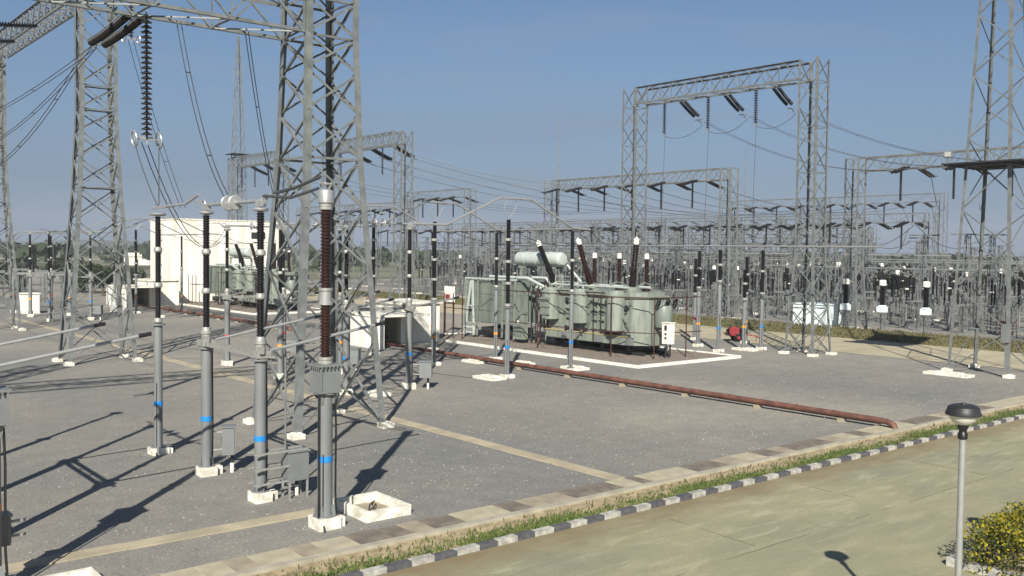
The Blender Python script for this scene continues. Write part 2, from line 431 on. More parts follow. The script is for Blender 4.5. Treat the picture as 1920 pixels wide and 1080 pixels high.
# lightning mast tower on the right with its platform
t = thing('mast_tower', (58.7,25.4,0), 'tall tapering lighting mast tower with a platform, cut by the right edge', 'tower')
prof = [(.1,1.8,1.8),(12.4,1.32,1.32),(40,.3,.3)]
lv = [.1]; 
while lv[-1] < 39: lv.append(min(40, lv[-1] + max(1.0, 2.6-.045*lv[-1])))
lv = sorted(set(lv + [12.4])); lv = [z for z in lv if not (z != 12.4 and abs(z-12.4) < .8)]
lattice_column(t, prof, lv, (12.4,lv[1]), .17, .065, True, zig=True)
p = MB(); p.box((0,0,12.5), (4.6,4.6,.09))
for i in range(8): p.box((-2.1+i*.6,0,12.42), (.08,4.4,.07))
p.build('platform', DARK, t)
for a,(x,y) in enumerate([(-2.3,1.9),(-.6,-2.2)]):
    p = MB(); p.box((x,y,13.05),(.28,.4,.34),0,.4); p.box((x-.15,y-.06,13.05),(.03,.34,.26),1,.4); p.bar((x,y,12.5),(x,y,13),.06); p.build('floodlight', [CABG, CAST], t)
p = MB(); p.box((-1.9,-1.6,2.5),(.5,.35,.9)); p.bar((-1.9,-1.6,.1),(-1.9,-1.6,2.1),.06); p.build('junction_box', CABG, t)

# 400 kV line gantries
def gantry(loc, L, label, h=20.5, w=.75, base=1.15, lw=.15, bw=.065, near=True, group=None, dep=1.4, mt=STEEL, mast=0, name='gantry', ncol=2, pan=1.6):
    t = thing(name, loc, label, 'gantry', group)
    for i in range(ncol):
        y = L*i/(ncol-1)
        prof = [(.1,base,base),(h*.36,w,w),(h,w,w)]
        step = (h-.4)/max(6, round(h/1.55)); lv = [.1+(h-.1)*k/round(h/1.55) for k in range(round(h/1.55)+1)]
        c = bpy.data.objects.new('column', None)
        tmp = MB(); B = tmp
        for sx in (-1,1):
            for sy in (-1,1):
                for (z0,a0,b0),(z1,a1,b1) in zip(prof, prof[1:]):
                    p_, q_ = (sx*a0, y+sy*b0, z0), (sx*a1, y+sy*b1, z1)
                    if near: B.sweep(p_, q_, [(0,0),(lw,0),(lw,lw*.15),(lw*.15,lw*.15),(lw*.15,lw),(0,lw)], (-sx,0,0), (0,-sy,0))
                    else: B.bar(p_, q_, lw)
        for k_, (z0, z1) in enumerate(zip(lv, lv[1:])):
            a0 = lerp_prof(prof, z0)[0]*.95; a1 = lerp_prof(prof, z1)[0]*.95
            for s in (-1,1):
                f = [((-a0, y+s*a0, z0),(a0, y+s*a0, z0),(-a1, y+s*a1, z1),(a1, y+s*a1, z1)), ((s*a0, y-a0, z0),(s*a0, y+a0, z0),(s*a1, y-a1, z1),(s*a1, y+a1, z1))]
                for c4 in f:
                    if k_ % 2: B.bar(c4[0], c4[3], bw)
                    else: B.bar(c4[1], c4[2], bw)
                    if z0 < h*.36: B.bar(c4[1] if k_ % 2 else c4[0], c4[2] if k_ % 2 else c4[3], bw*.8)
                    if k_ % 2: B.bar(c4[2], c4[3], bw*.8)
        if mast and i == 0:
            B.lathe([(.22,h),(.05,h+mast*.6),(.02,h+mast)], 6, (0,y,0))
        bpy.data.objects.remove(c)
        B.build('column', mt, t)
        if near:
            for sx in (-1,1):
                for sy in (-1,1): f = MB(); f.box((sx*base, y+sy*base, .07), (.55,.55,.22)); f.build('footing', FOOT, t)
        else:
            f = MB(); f.box((0, y, .05), (2*base+.5,2*base+.5,.2)); f.build('footing', FOOT, t)
    m = truss('y', L-2*w-.06, w*.9, dep, pan, lw*.85, bw, near, None, (0, w+.03, h))
    m.build('beam', mt, t)
    return t
G1 = gantry((58.4,37.8,0), 16.8, 'tall lattice gantry behind the near transformer carrying three pairs of black strings', lw=.16, bw=.06, pan=2.6)
gantry((60,92,0), 16.8, 'tall lattice gantry behind the left towers, right column against the sky', near=False, group='distant tall line gantries', lw=.15, bw=.06)
gantry((60,123,0), 15.5, 'far tall lattice gantry with a lightning mast, left of the big near tower', near=False, group='distant tall line gantries', lw=.15, bw=.06)
# far lightning spire on lattice
t = thing('lightning_mast', (60,137.3,0), 'slender lattice lightning mast rising far behind the white wall', 'mast')
lattice_column(t, [(.1,1.2,1.2),(20,.8,.8),(37,.2,.2),(39,.02,.02)], [.1+2*i for i in range(19)]+[37], (20.1,), .1, .04, False, STEELF, split=False)
m = MB(); m.box((0,0,21),(2.9,2.9,.12)); m.build('platform', DARK, t)


# ------------------------------------------------------------------ insulators
def sheds(r0, r1, z0, z1, n):
    p = []; d = (z1-z0)/n
    for i in range(n):
        z = z0+i*d; p += [(r0,z),(r0,z+d*.3),(r1,z+d*.5),(r1*.97,z+d*.62),(r0,z+d*.95)]
    p.append((r0,z1)); return p
def disc_string(n, r, pitch, d=(0,0,-1), c=(0,0,0), m=None, seg=12, sag=0):
    m = m or MB(); d = V(d).normalized()
    for i in range(n):
        p = V(c) + d*(i*pitch) + V((0,0,-sag*math.sin(math.pi*i/n)))
        m.lathe([(.03,0),(r*.35,.02),(r*.5,.05),(r*.95,pitch*.48),(r,pitch*.62),(r*.6,pitch*.62),(.035,pitch*.66),(.03,pitch)], seg, p, d)
    return m
def suspension(loc, label, group=None, n=24, r=.15, ring=True):
    t = thing('insulator_string', loc, label, 'insulator', group)
    disc_string(n, r, .175).build('disc_stack', PORCB, t, True)
    m = MB(); m.bar((0,0,.35),(0,0,0),.05); m.build('hanger', ALU, t); m = MB(); z = -n*.175; m.box((0,0,z-.06),(.5,.06,.1)); m.bar((0,0,z),(0,0,z-.3),.06); m.build('yoke', ALU, t)
    if ring:
        for s in (-1,1):
            m = MB(); m.torus((s*.42,0,z-.1),.27,.03,(1,0,.15)); m.bar((0,0,z-.08),(s*.42,0,z-.1),.04); m.bar((s*.42,0,z-.36),(s*.42,0,z+.16),.025); m.build('corona_ring', ALU, t, True)
    return t
def tension(loc, rz, label, group=None, n=24, r=.15, sep=.45, droop=.1):
    """twin string leaving its anchor along local +x, dropping a little"""
    t = thing('tension_string', loc, label, 'insulator', group, rz)
    for s in (-1,1):
        m = disc_string(n, r, .17, (1,0,-droop), (.3,s*sep/2,0), None, 10, .05); m.build('disc_stack', PORCB, t, True)
    L = .3+n*.17; m = MB()
    m.box((.2,0,-.02),(.12,sep+.15,.06)); m.bar((0,0,0),(.25,0,-.02),.05); m.build('yoke', ALU, t); m = MB(); m.box((L+.05,0,-droop*L),(.14,sep+.2,.06)); m.bar((L,0,-droop*L),(L+.5,0,-droop*(L+.5)),.06)
    m.build('yoke', ALU, t)
    return t
suspension((11.35,33.6,15.0), 'large vertical string of black discs with corona rings hanging from the near beam', n=24, r=.19)
suspension((17.6,54.6,21.75), 'small vertical disc string hanging behind the twin black strings at top left', n=18)
tension((11.3,34.4,15.1), R(90), 'twin black tension strings pulling back from the near beam at top left', n=25, r=.16, sep=.5, droop=.06)
tension((16.9,71,21.9), R(182), 'upper black tension string at the extreme top left corner', 'tension strings on the high left beam', n=20, r=.17)
tension((16.9,77.5,21.9), R(182), 'lower black tension string at the left edge below the high beam', 'tension strings on the high left beam', n=20, r=.17)
suspension((4.4,33.6,15.0), 'vertical black disc string hanging from the near beam outside the left edge', n=24, r=.175)

def wire(pts, r=.02, label=None, group=None, n=5, name='conductor', mt=None):
    m = MB(); m.tube(pts, r, n); o = m.build(name, mt or WIRE, None, True)
    return tag(o, label, 'wire', group)
def cat(p, q, sag, n=14):
    p, q = V(p), V(q)
    return [p + (q-p)*(i/n) + V((0,0,-4*sag*(i/n)*(1-i/n))) for i in range(n+1)]
def twin(p, q, sag, label, group=None, d=.2, ax=(0,1,0), r=.018, n=14, sp=True):
    """two sub-conductors with spacers: one bundle, one thing"""
    m = MB(); a = V(ax)*d/2; P1 = [x+a for x in cat(p,q,sag,n)]; P2 = [x-a for x in cat(p,q,sag,n)]
    m.tube(P1, r, 5); m.tube(P2, r, 5)
    for i in (range(3, n, 6) if sp else ()): m.bar(P1[i], P2[i], r*2)
    o = m.build('twin_conductor', WIRE, None, True); return tag(o, label, 'wire', group)
twin((12.4,33.4,14.9),(11.35,26.6,8.35),.9,'pair of drop wires curving from the near beam down to the isolator contacts', ax=(.9,.3,0), d=.2)
twin((15.0,33.6,15.0),(23.0,46.6,8.3),1.3,'pair of drop wires descending behind the big near tower on its left side', ax=(.8,.3,0), d=.2)
m = MB(); m.tube(cat((10.93,33.6,10.6),(11.2,32.1,8.35),.15),.018,5); m.tube(cat((11.77,33.6,10.6),(11.24,32.1,8.35),.15),.018,5)
tag(m.build('twin_conductor', WIRE, None, True),'pair of short wires from the large hanging string down to the post insulator','wire')
twin((11.3,33.7,10.6),(22.9,54,8.1),2.2,'long sagging wire pair from the large hanging string back to the red banded isolator', ax=(.7,-.7,0))
twin((17.6,54.6,18.4),(22.9,61,9.5),.5,'pair of thin wires dropping from the small string at upper left', ax=(1,0,0), d=.3)
twin((11.3,39.45,14.78),(11.3,84,15.2),.9,'twin wires running away to the left behind the narrow tower', 'bus wires at upper left', ax=(1,0,0))
twin((4.4,39.5,14.6),(4.4,84,15.2),.9,'twin wires of the next bay at the left edge', 'bus wires at upper left', ax=(1,0,0))
twin((11.3,42,14.35),(9.5,49,10.4),.5,'steep wire pair sloping down to the left edge', ax=(.8,.4,0))
twin((11.3,39.45,14.75),(11.3,84,14.4),2.2,'lower wire pair sagging away to the left edge behind the narrow tower', ax=(.8,.4,0))

# ------------------------------------------------------------------ near equipment
def support(root, h, r, band=None, bz=1.75, foot=.55, fh=.32, gus=True):
    m = MB(); m.cyl((0,0,fh-.05),(0,0,h-.04), r, 20)
    m.cyl((0,0,fh-.01),(0,0,fh+.03), r+.11, 20); m.cyl((0,0,h-.04),(0,0,h), r+.1, 20)
    if gus:
        for a in range(4):
            c, s = math.cos(a*1.5708+.78), math.sin(a*1.5708+.78)
            m.bar((c*(r+.05), s*(r+.05), fh+.03),(c*(r+.02), s*(r+.02), fh+.28), .02, .09)
            m.bar((c*(r+.05), s*(r+.05), h-.05),(c*(r+.01), s*(r+.01), h-.28), .02, .09)
    o = m.build('support_pipe', PIPE, root, True)
    es = MB(); es.bar((-r*.72,-r*.72-.012,fh),(-r*.72,-r*.72-.012,h*.55),.04,.01); es.bar((-r*.72,-r*.72-.012,fh),(-r*.72-.1,-r*.72-.3,.0),.04,.01); es.build('earth_strap', DARK, o)
    if band:
        b_ = MB(); b_.lathe([(r+.001,0),(r+.007,.0),(r+.007,.15),(r+.001,.15)], 20, (0,0,bz-.075)); b_.build('phase_band', band, o, True)
    f = MB(); f.box((0,0,fh/2-.05),(foot,foot,fh+.1)); f.box((foot*.62,0,fh/2-.07),(foot*.3,foot*.7,fh+.04)); f.build('footing', FOOT, root)
    return o
def unit(root, z0, z1, r0, r1, n, mt=PORC, seg=16):
    m = MB(); m.lathe(sheds(r0, r1, z0, z1, n), seg); return m.build('insulator', mt, root, True)
def flange(root, z0, z1, r, name='flange', mt=CAST):
    m = MB(); m.lathe([(r,z0),(r,z0+.06),(r*.82,z0+.09),(r*.82,z1-.09),(r,z1-.06),(r,z1)], 18); return m.build(name, mt, root, True)

def current_transformer(loc, label, band, group):
    t = thing('current_transformer', loc, label, 'current transformer', group)
    sp = support(t, 3.42, .185, band, 1.75, .6, .3)
    for s in (-1,1):
        c = MB(); c.tube([(s*.26,-.16,.2),(s*.23,-.12,.9),(s*.24,-.12,2.6),(s*.22,-.1,3.35)], .026, 6); c.build('cable', BLACKP, t, True)
    m = MB(); m.box((0,0,3.78),(.5,.5,.62)); m.box((0,0,3.45),(.6,.6,.05)); m.box((0,0,4.11),(.66,.66,.05))
    for sx in (-1,1):
        for sy in (-1,1): m.box((sx*.262,sy*.262,3.78),(.04,.04,.62))
    for k in range(6): m.box((-.335,-.26+k*.104,4.06),(.02,.03,.05)); m.box((-.26+k*.104,-.335,4.06),(.03,.02,.05))
    m.build('terminal_box', CABG, t)
    flange(t, 4.14, 4.3, .19); unit(t, 4.3, 5.62, .105, .148, 16, PORCR); flange(t, 5.6, 6.02, .18, 'flange', ALU)
    unit(t, 6.02, 7.98, .105, .148, 23, PORCR); flange(t, 7.96, 8.1, .165)
    m = MB(); m.lathe([(.17,8.1),(.2,8.13),(.2,8.4),(.18,8.44),(.07,8.46)], 20); m.build('head', ALU, t, True)
    m = MB()
    for a in (0.3,2.0,3.6,5.0): m.bar((.1*math.cos(a),.1*math.sin(a),8.44),(.2*math.cos(a),.2*math.sin(a),8.64),.03)
    m.torus((0,0,8.6),.15,.02); m.build('terminal', ALU, t, True)
    return t
ct = current_transformer((11.5,21.1,0), 'nearest current transformer with blue band, brown porcelain and an aluminium head', BLUE, 'current transformers of the near bay')
c2 = dup(ct, (4.02,21.05,0), 'current transformer half cut by the left edge of the picture')
for ch in [h for h in COL.objects if h.parent == c2 and h.name.startswith('support_pipe')]:
    for g in [h for h in COL.objects if h.parent == ch]: g.material_slots[0].link = 'OBJECT'; g.material_slots[0].material = ORANGE

def post_stack(root, z0, z1, units=3, r=.15, mt=PORCB, ring=True, seg=14, bead=.2, dx=0, rr=.27):
    d = (z1-z0)/units; par = root
    for i in range(units):
        m = MB(); m.lathe(sheds(r*.74, r, z0+i*d+.12, z0+(i+1)*d-.06, max(6, int(d/.085))), seg, (dx,0,0)); m.build('insulator', mt, par, True)
        f = MB(); f.lathe([(bead*.7,z0+i*d-.06),(bead,z0+i*d-.02),(bead,z0+i*d+.06),(bead*.75,z0+i*d+.12)], seg, (dx,0,0)); f.build('flange', CAST, par, True)
    if ring:
        m = MB(); m.lathe([(.05,z1-.05),(rr*.88,z1-.02),(rr,z1+.02),(rr*.88,z1+.06),(.08,z1+.08)], 20, (dx,0,0)); m.build('corona_plate', ALU, par, True)

def disconnector(loc, label, band, group, rz=0, gap=3.8, far=False, earth=True):
    """two pipe posts with porcelain stacks, a cross beam between, and arms meeting in the middle (along local x)"""
    t = thing('disconnector', loc, label, 'disconnector', group, rz)
    for x in (0, gap):
        m = MB(); m.cyl((x,0,.25),(x,0,3.98),.158,18); m.cyl((x,0,.27),(x,0,.31),.25,18); m.cyl((x,0,3.9),(x,0,3.96),.25,18)
        for a in range(4):
            c, s = math.cos(a*1.5708), math.sin(a*1.5708)
            m.bar((x+c*.2,s*.2,.3),(x+c*.17,s*.17,.6),.02,.08)
        sp = m.build('support_pipe', PIPE, t, True)
        b_ = MB(); b_.lathe([(.159,0),(.166,0),(.166,.15),(.159,.15)], 18, (x,0,1.68)); b_.build('phase_band', band, sp, True)
        f = MB(); f.box((x,0,.1),(.52,.5,.36)); f.box((x+.02,-.37,.08),(.24,.22,.32)); f.build('footing', FOOT, t)
        c = MB(); c.tube([(x+.1,-.23,.1),(x+.06,-.23,1.5),(x+.08,-.22,3.9)],.022,6); c.build('operating_rod', DARK, t, True)
        h = MB(); h.box((x,0,4.08),(.5,.4,.2)); h.lathe([(.14,4.18),(.14,4.34),(.17,4.36),(.17,4.44)],16,(x,0,0)); h.box((x-.24,.1,4.2),(.18,.13,.18)); h.bar((x-.4,-.2,4.02),(x+.3,-.28,3.85),.06); h.build('bearing_head', CAST, t, True)
        post_stack(t, 4.44, 8.02, 3, .112, PORCB, True, 14, .14, x, .22)
    m = MB(); m.bar((.1,.13,4.06),(gap-.1,.13,4.06),.07,.12); m.bar((.1,-.15,4.06),(gap-.1,-.15,4.06),.07,.12)
    for i in range(4): m.bar((.5+i*(gap-1)/3,-.15,4.06),(.5+i*(gap-1)/3,.13,4.06),.05)
    m.build('cross_beam', CAST, t)
    for s, x0, x1 in ((1,0,gap*.49),(-1,gap,gap*.51)):
        m = MB(); m.tube([(x0,0,8.28),(x1,0,8.28)],.055,10); m.box((x0,0,8.2),(.35,.16,.16)); m.lathe([(.0,-.03),(.2,-.03),(.23,0),(.2,.03),(.0,.03)],16,(x1-s*.22,0,8.28),(1,0,0)); m.build('contact_arm', ALU, t, True)
        m = MB(); m.bar((x0-s*.1,0,8.15),(x0-s*.55,0,8.45),.05); m.bar((x0-s*.55,.0,8.4),(x0-s*.95,.0,8.4),.05); m.torus((x0-s*.2,0,8.3),.13,.025,(0,1,0)); m.build('terminal', ALU, t, True)
    if earth:
        for x in (0, gap):
            m = MB(); L = 3.7
            e = MB(); e.tube([(x+.1,-.32,4.15),(x+.1,-L,4.72)],.045,8); e.tube([(x+.1,-L,4.72),(x+.1,-L-.32,4.77)],.055,8,1); e.build('earthing_blade', [ALU, BLACKP], t, True)
    return t
# rz=90deg puts the pair along world +y ; earthing blades then point to +x
dz = disconnector((11.3,24.4,0), 'blue banded disconnector of two porcelain columns right behind the nearest current transformer', BLUE, 'disconnectors of the near bay', R(90))
d2 = dup(dz, (4.35,24.4,0), 'disconnector just outside the left edge whose two pale tubes reach into the picture')

def post(loc, label, band, group, h=4.2, top=8.1, units=3, r=.14, pr=.16, bead=.19, ring=True, mt=PORCB, foot=.55, cap=None):
    t = thing('post_insulator', loc, label, 'post insulator', group)
    support(t, h, pr, band, 1.72, foot, .22, False)
    post_stack(t, h+.08, top, units, r, mt, ring, 12, bead)
    if cap:
        m = MB(); m.lathe([(.12,top+.08),(.2,top+.12),(.2,top+.42),(.1,top+.5)],12); m.build('head', WHITE, t, True)
    return t
pD = post((11.2,32.1,0), 'blue banded post insulator, left of the disconnector with a white foot', BLUE, 'near post insulators', 4.4, 8.05, 3, .1, .14, .14, True)
dup(pD, (4.3,32.1,0), 'post insulator of the next bay outside the left edge')
# clamps between tops in the near bay
wire([(11.2,31.3,8.3),(11.2,32.6,8.3),(11.2,29.6,8.35),(11.3,28.8,8.62)], .045, 'tubular clamp bar bridging the post insulator and the disconnector top', None, 8, 'bus_bar', ALU)
wire([(11.3,23.6,8.45),(11.35,22.5,8.55),(11.45,21.3,8.78)], .045, 'upper tube joining the disconnector to the head of the nearest current transformer', None, 8, 'bus_bar')
wire([(11.25,24.1,8.4),(11.3,22.6,8.3),(11.45,21.4,8.5)], .04, 'lower tube joining the disconnector to the head of the nearest current transformer', None, 8, 'bus_bar')

def control_box(loc, label, w=.62, d=.5, h=.85, z=.75, legs=False, rz=0):
    t = thing('control_box', loc, label, 'control box', None, rz)
    m = MB(); m.box((0,0,z+h/2),(w,d,h)); m.box((0,0,z+h+.02),(w+.08,d+.08,.04)); m.build('cabinet', CABG, t)
    m = MB(); m.box((-w/2-.008,0,z+h/2),(.02,d*.86,h*.88)); m.build('door', CABG, t)
    m = MB(); m.box((-w/2-.03,d*.3,z+h/2),(.03,.03,.14)); m.build('handle', DARK, t)
    m = MB(); m.tube([(.1,.1,z),(.1,.1,.3)],.05,8,0); m.tube([(.1,.1,.3),(.1,.1,-.02)],.06,8,1); m.build('conduit', [DARK, WHITE], t, True)
    m = MB()
    if legs:
        for sx in (-1,1):
            for sy in (-1,1): m.bar((sx*w*.45,sy*d*.42,0),(sx*w*.45,sy*d*.42,z),.05)
        for zz in (z+.02,z+h*.55,z+h+.06):
            for sy in (-1,1): m.bar((-w*.5-1.0,sy*d*.42,zz),(w*.5,sy*d*.42,zz),.06,.05)
    else:
        for zz in (z+.15,z+h-.15): m = MB(); m.bar((-w*.5-.35,0,zz),(w*.5,0,zz),.05); m.build('bracket', CAST, t)
    if legs: m.build('stand', CAST, t)
    return t
control_box((11.95,28.05,0), 'grey control box on the rear column of the near disconnector', .34,.42,.85,.6, False, R(-25))
cb = control_box((12.3,24.3,0), 'larger grey control box on thin legs beside the near disconnector', .6,.5,.8,.5, True)
control_box((4.25,21.45,0), 'dark control box at the lower left edge of the picture', .34,.34,.6,.85, False, R(180))
m = MB(); m.tube([(12.05,24.4,1.34),(12.05,24.4,3.95)],.032,8); tag(m.build('operating_shaft', STEEL), 'thin vertical operating shaft rising from the larger control box', 'rod')

# white pit and pads
t = thing('concrete_pit', (13.2,21.65,0), 'white painted open square pit beside the nearest current transformer', 'pit')
m = MB(); w, d, th, h = 1.35, 1.75, .13, .27
m.box((-w/2+th/2,0,h/2),(th,d,h)); m.box((w/2-th/2,0,h/2),(th,d,h)); m.box((0,-d/2+th/2,h/2),(w-2*th,th,h-.004)); m.box((0,d/2-th/2,h/2),(w-2*th,th,h-.004)); m.build('rim', FOOT, t)
m = MB(); m.box((0,0,.03),(w-2*th-.01,d-2*th-.01,.02)); m.build('pit_floor', SLABT, t)  # floor tinted tan so its colour carries the shade inside the pit
m = MB(); m.tube([(-.3,-.35,.06),(-.1,-.05,.2),(.2,.2,.22),(.22,.35,.06)],.02,6); m.tube([(-.25,-.4,.1),(.25,.2,.14)],.018,6); m.build('valve_pipe', DARK, t, True)
dup(t, (5.15,19.85,0), 'white painted pit cut off by the bottom edge at lower left')
def pad(loc, dx, dy, dz, label, rz=0):
    m = MB(); m.box((0,0,dz/2-.02),(dx,dy,dz)); m.box((dx*.1,0,dz+.01),(dx*.5,dy*.6,.06)); o = m.build('concrete_pad', FOOT); o.location = loc; o.rotation_euler = (0,0,rz)
    return tag(o, label, 'pad', 'white concrete pads')
pad((32.0,40.4,0),1.0,1.7,.16,'white pad at the foot of the tall arrester in front of the pipe')
pad((38.9,40.9,0),.9,1.6,.16,'white pad beside the blue banded bus post in front of the transformer')
pad((37.6,44.2,0),.8,1.5,.2,'white pad by the transformer plinth corner')
pad((55.2,26.3,0),1.0,2.6,.16,'long white pad by the foot of the right mast tower')
pad((56.8,41.9,0),.8,1.8,.16,'white pad between the posts right of the transformer')
pad((36.0,46.9,0),.9,1.6,.16,'white pad behind the red pipe near the valve house')
pad((24.0,39.0,0),.9,1.2,.16,'white pad under the near tower beside the blue banded post')

# phase rows Y=40/47/54 and their twin 54 m further on
BN = {0:'blue', 1:'orange', 2:'red'}; BM = [BLUE, ORANGE, REDB]
for rep, base in ((0,0),(1,54)):
    where = 'behind the near tower' if rep == 0 else 'in the far left bay'
    for ph in range(3):
        Y = 40 + 7*ph + base; bnm = BN[ph]
        if rep == 0 and ph == 0: dR = disconnector((22.9,Y,0), 'blue banded disconnector standing behind the big near tower', BLUE, 'disconnectors of the second row', 0, 3.6)
        else:
            o = dup(dR, (22.9,Y,0), '%s banded disconnector %s' % (bnm, where), 'disconnectors of the second row')
            for sp in [h for h in COL.objects if h.parent == o and h.name.startswith('support_pipe')]:
                for g in [h for h in COL.objects if h.parent == sp]: g.material_slots[0].link = 'OBJECT'; g.material_slots[0].material = BM[ph]
        control_box((27.0,Y-.8,0), 'grey control box at the foot of the %s banded disconnector %s' % (bnm, where), .6,.5,.8,.6, False, R(-40)) if (rep == 0 or ph == 0) else None
        post((33,Y+.1,0), '%s banded tall surge arrester with white joints %s' % (bnm, 'left of the transformer' if rep == 0 else 'far left before the white wall'), BM[ph], 'surge arresters', 3.9, 8.75, 4, .135, .135, .21, False)
        post((37.8,Y+.1,0), '%s banded slim bus post %s' % (bnm, 'in front of the near transformer' if rep == 0 else 'in front of the far transformer'), BM[ph], 'bus posts', 4.6, 8.2, 2, .12, .125, .16, False)
        m = MB(); m.tube([(26.5,Y,8.3),(28.75,Y,8.3),(32.3,Y,9.85),(34.5,Y,9.85),(37.8,Y+.1,8.35),(39.2,Y+.1,8.3)], .06, 8)
        tag(m.build('tubular_bus', ALU, None, True), 'raised tubular bus arching over the %s banded arrester %s' % (bnm, 'by the near transformer' if rep == 0 else 'in the far bay'), 'bus bar', 'arched tubular buses')
        m = MB()
        for s in (-1,1): m.tube([(33+.05*s,Y+.1,8.8),(33+.35*s,Y+.1,9.15),(33.2+.4*s,Y+.1,9.6),(33.2+.1*s,Y,9.82)], .022, 6)
        tag(m.build('jumper', ALU, None, True), 'curled jumper loops on top of the %s banded arrester %s' % (bnm, 'near the transformer' if rep == 0 else 'in the far bay'), 'wire', 'arrester jumpers')
        wire(cat((39.2,Y+.1,8.3),(46.6,(44.7,48.3,51.8)[ph]+base,7.6),.5), .025, 'slack wire from the %s phase bus to its leaning bushing %s' % (bnm, 'on the near transformer' if rep == 0 else 'on the far transformer'), 'bushing leads')
    m = MB(); m.tube([(38.3,40+base,8.32),(38.3,54.3+base,8.32)],.05,8)
    tag(m.build('tubular_bus', ALU, None, True), 'straight tubular bus across the slim posts %s' % ('near' if rep == 0 else 'far'), 'bus bar', 'straight tubular buses')
for (x, y, bnd, h, tp, ll) in [(54.1,42.2,BLUE,4.9,7.3,'blue banded post with twin black stacks right of the transformer'),(56.6,41.9,ORANGE,3.6,5.9,'orange banded short post right of the transformer'),
        (58.0,41.4,BLUE,4.0,7.3,'blue banded slim post before the tall gantry'),(60.1,49.3,REDB,3.6,6.6,'red banded post behind the white cabinet'),(56.0,45.6,ORANGE,4.3,7.2,'orange banded post just behind the blue one right of the transformer'),(61.0,45.0,ORANGE,3.8,6.8,'orange banded post behind the red pump trailer')]:
    post((x,y,0), ll, bnd, 'posts right of the transformer', h, tp, 2, .15, .15, .2, False)
m = MB(); m.tube([(54.1,42.2,7.5),(54.1,66,7.5)],.06,8); m.tube([(54.1,42.2,7.5),(54.1,30,7.5)],.06,8)
tag(m.build('tubular_bus', ALU, None, True), 'long horizontal tubular bus behind the near transformer', 'bus bar')

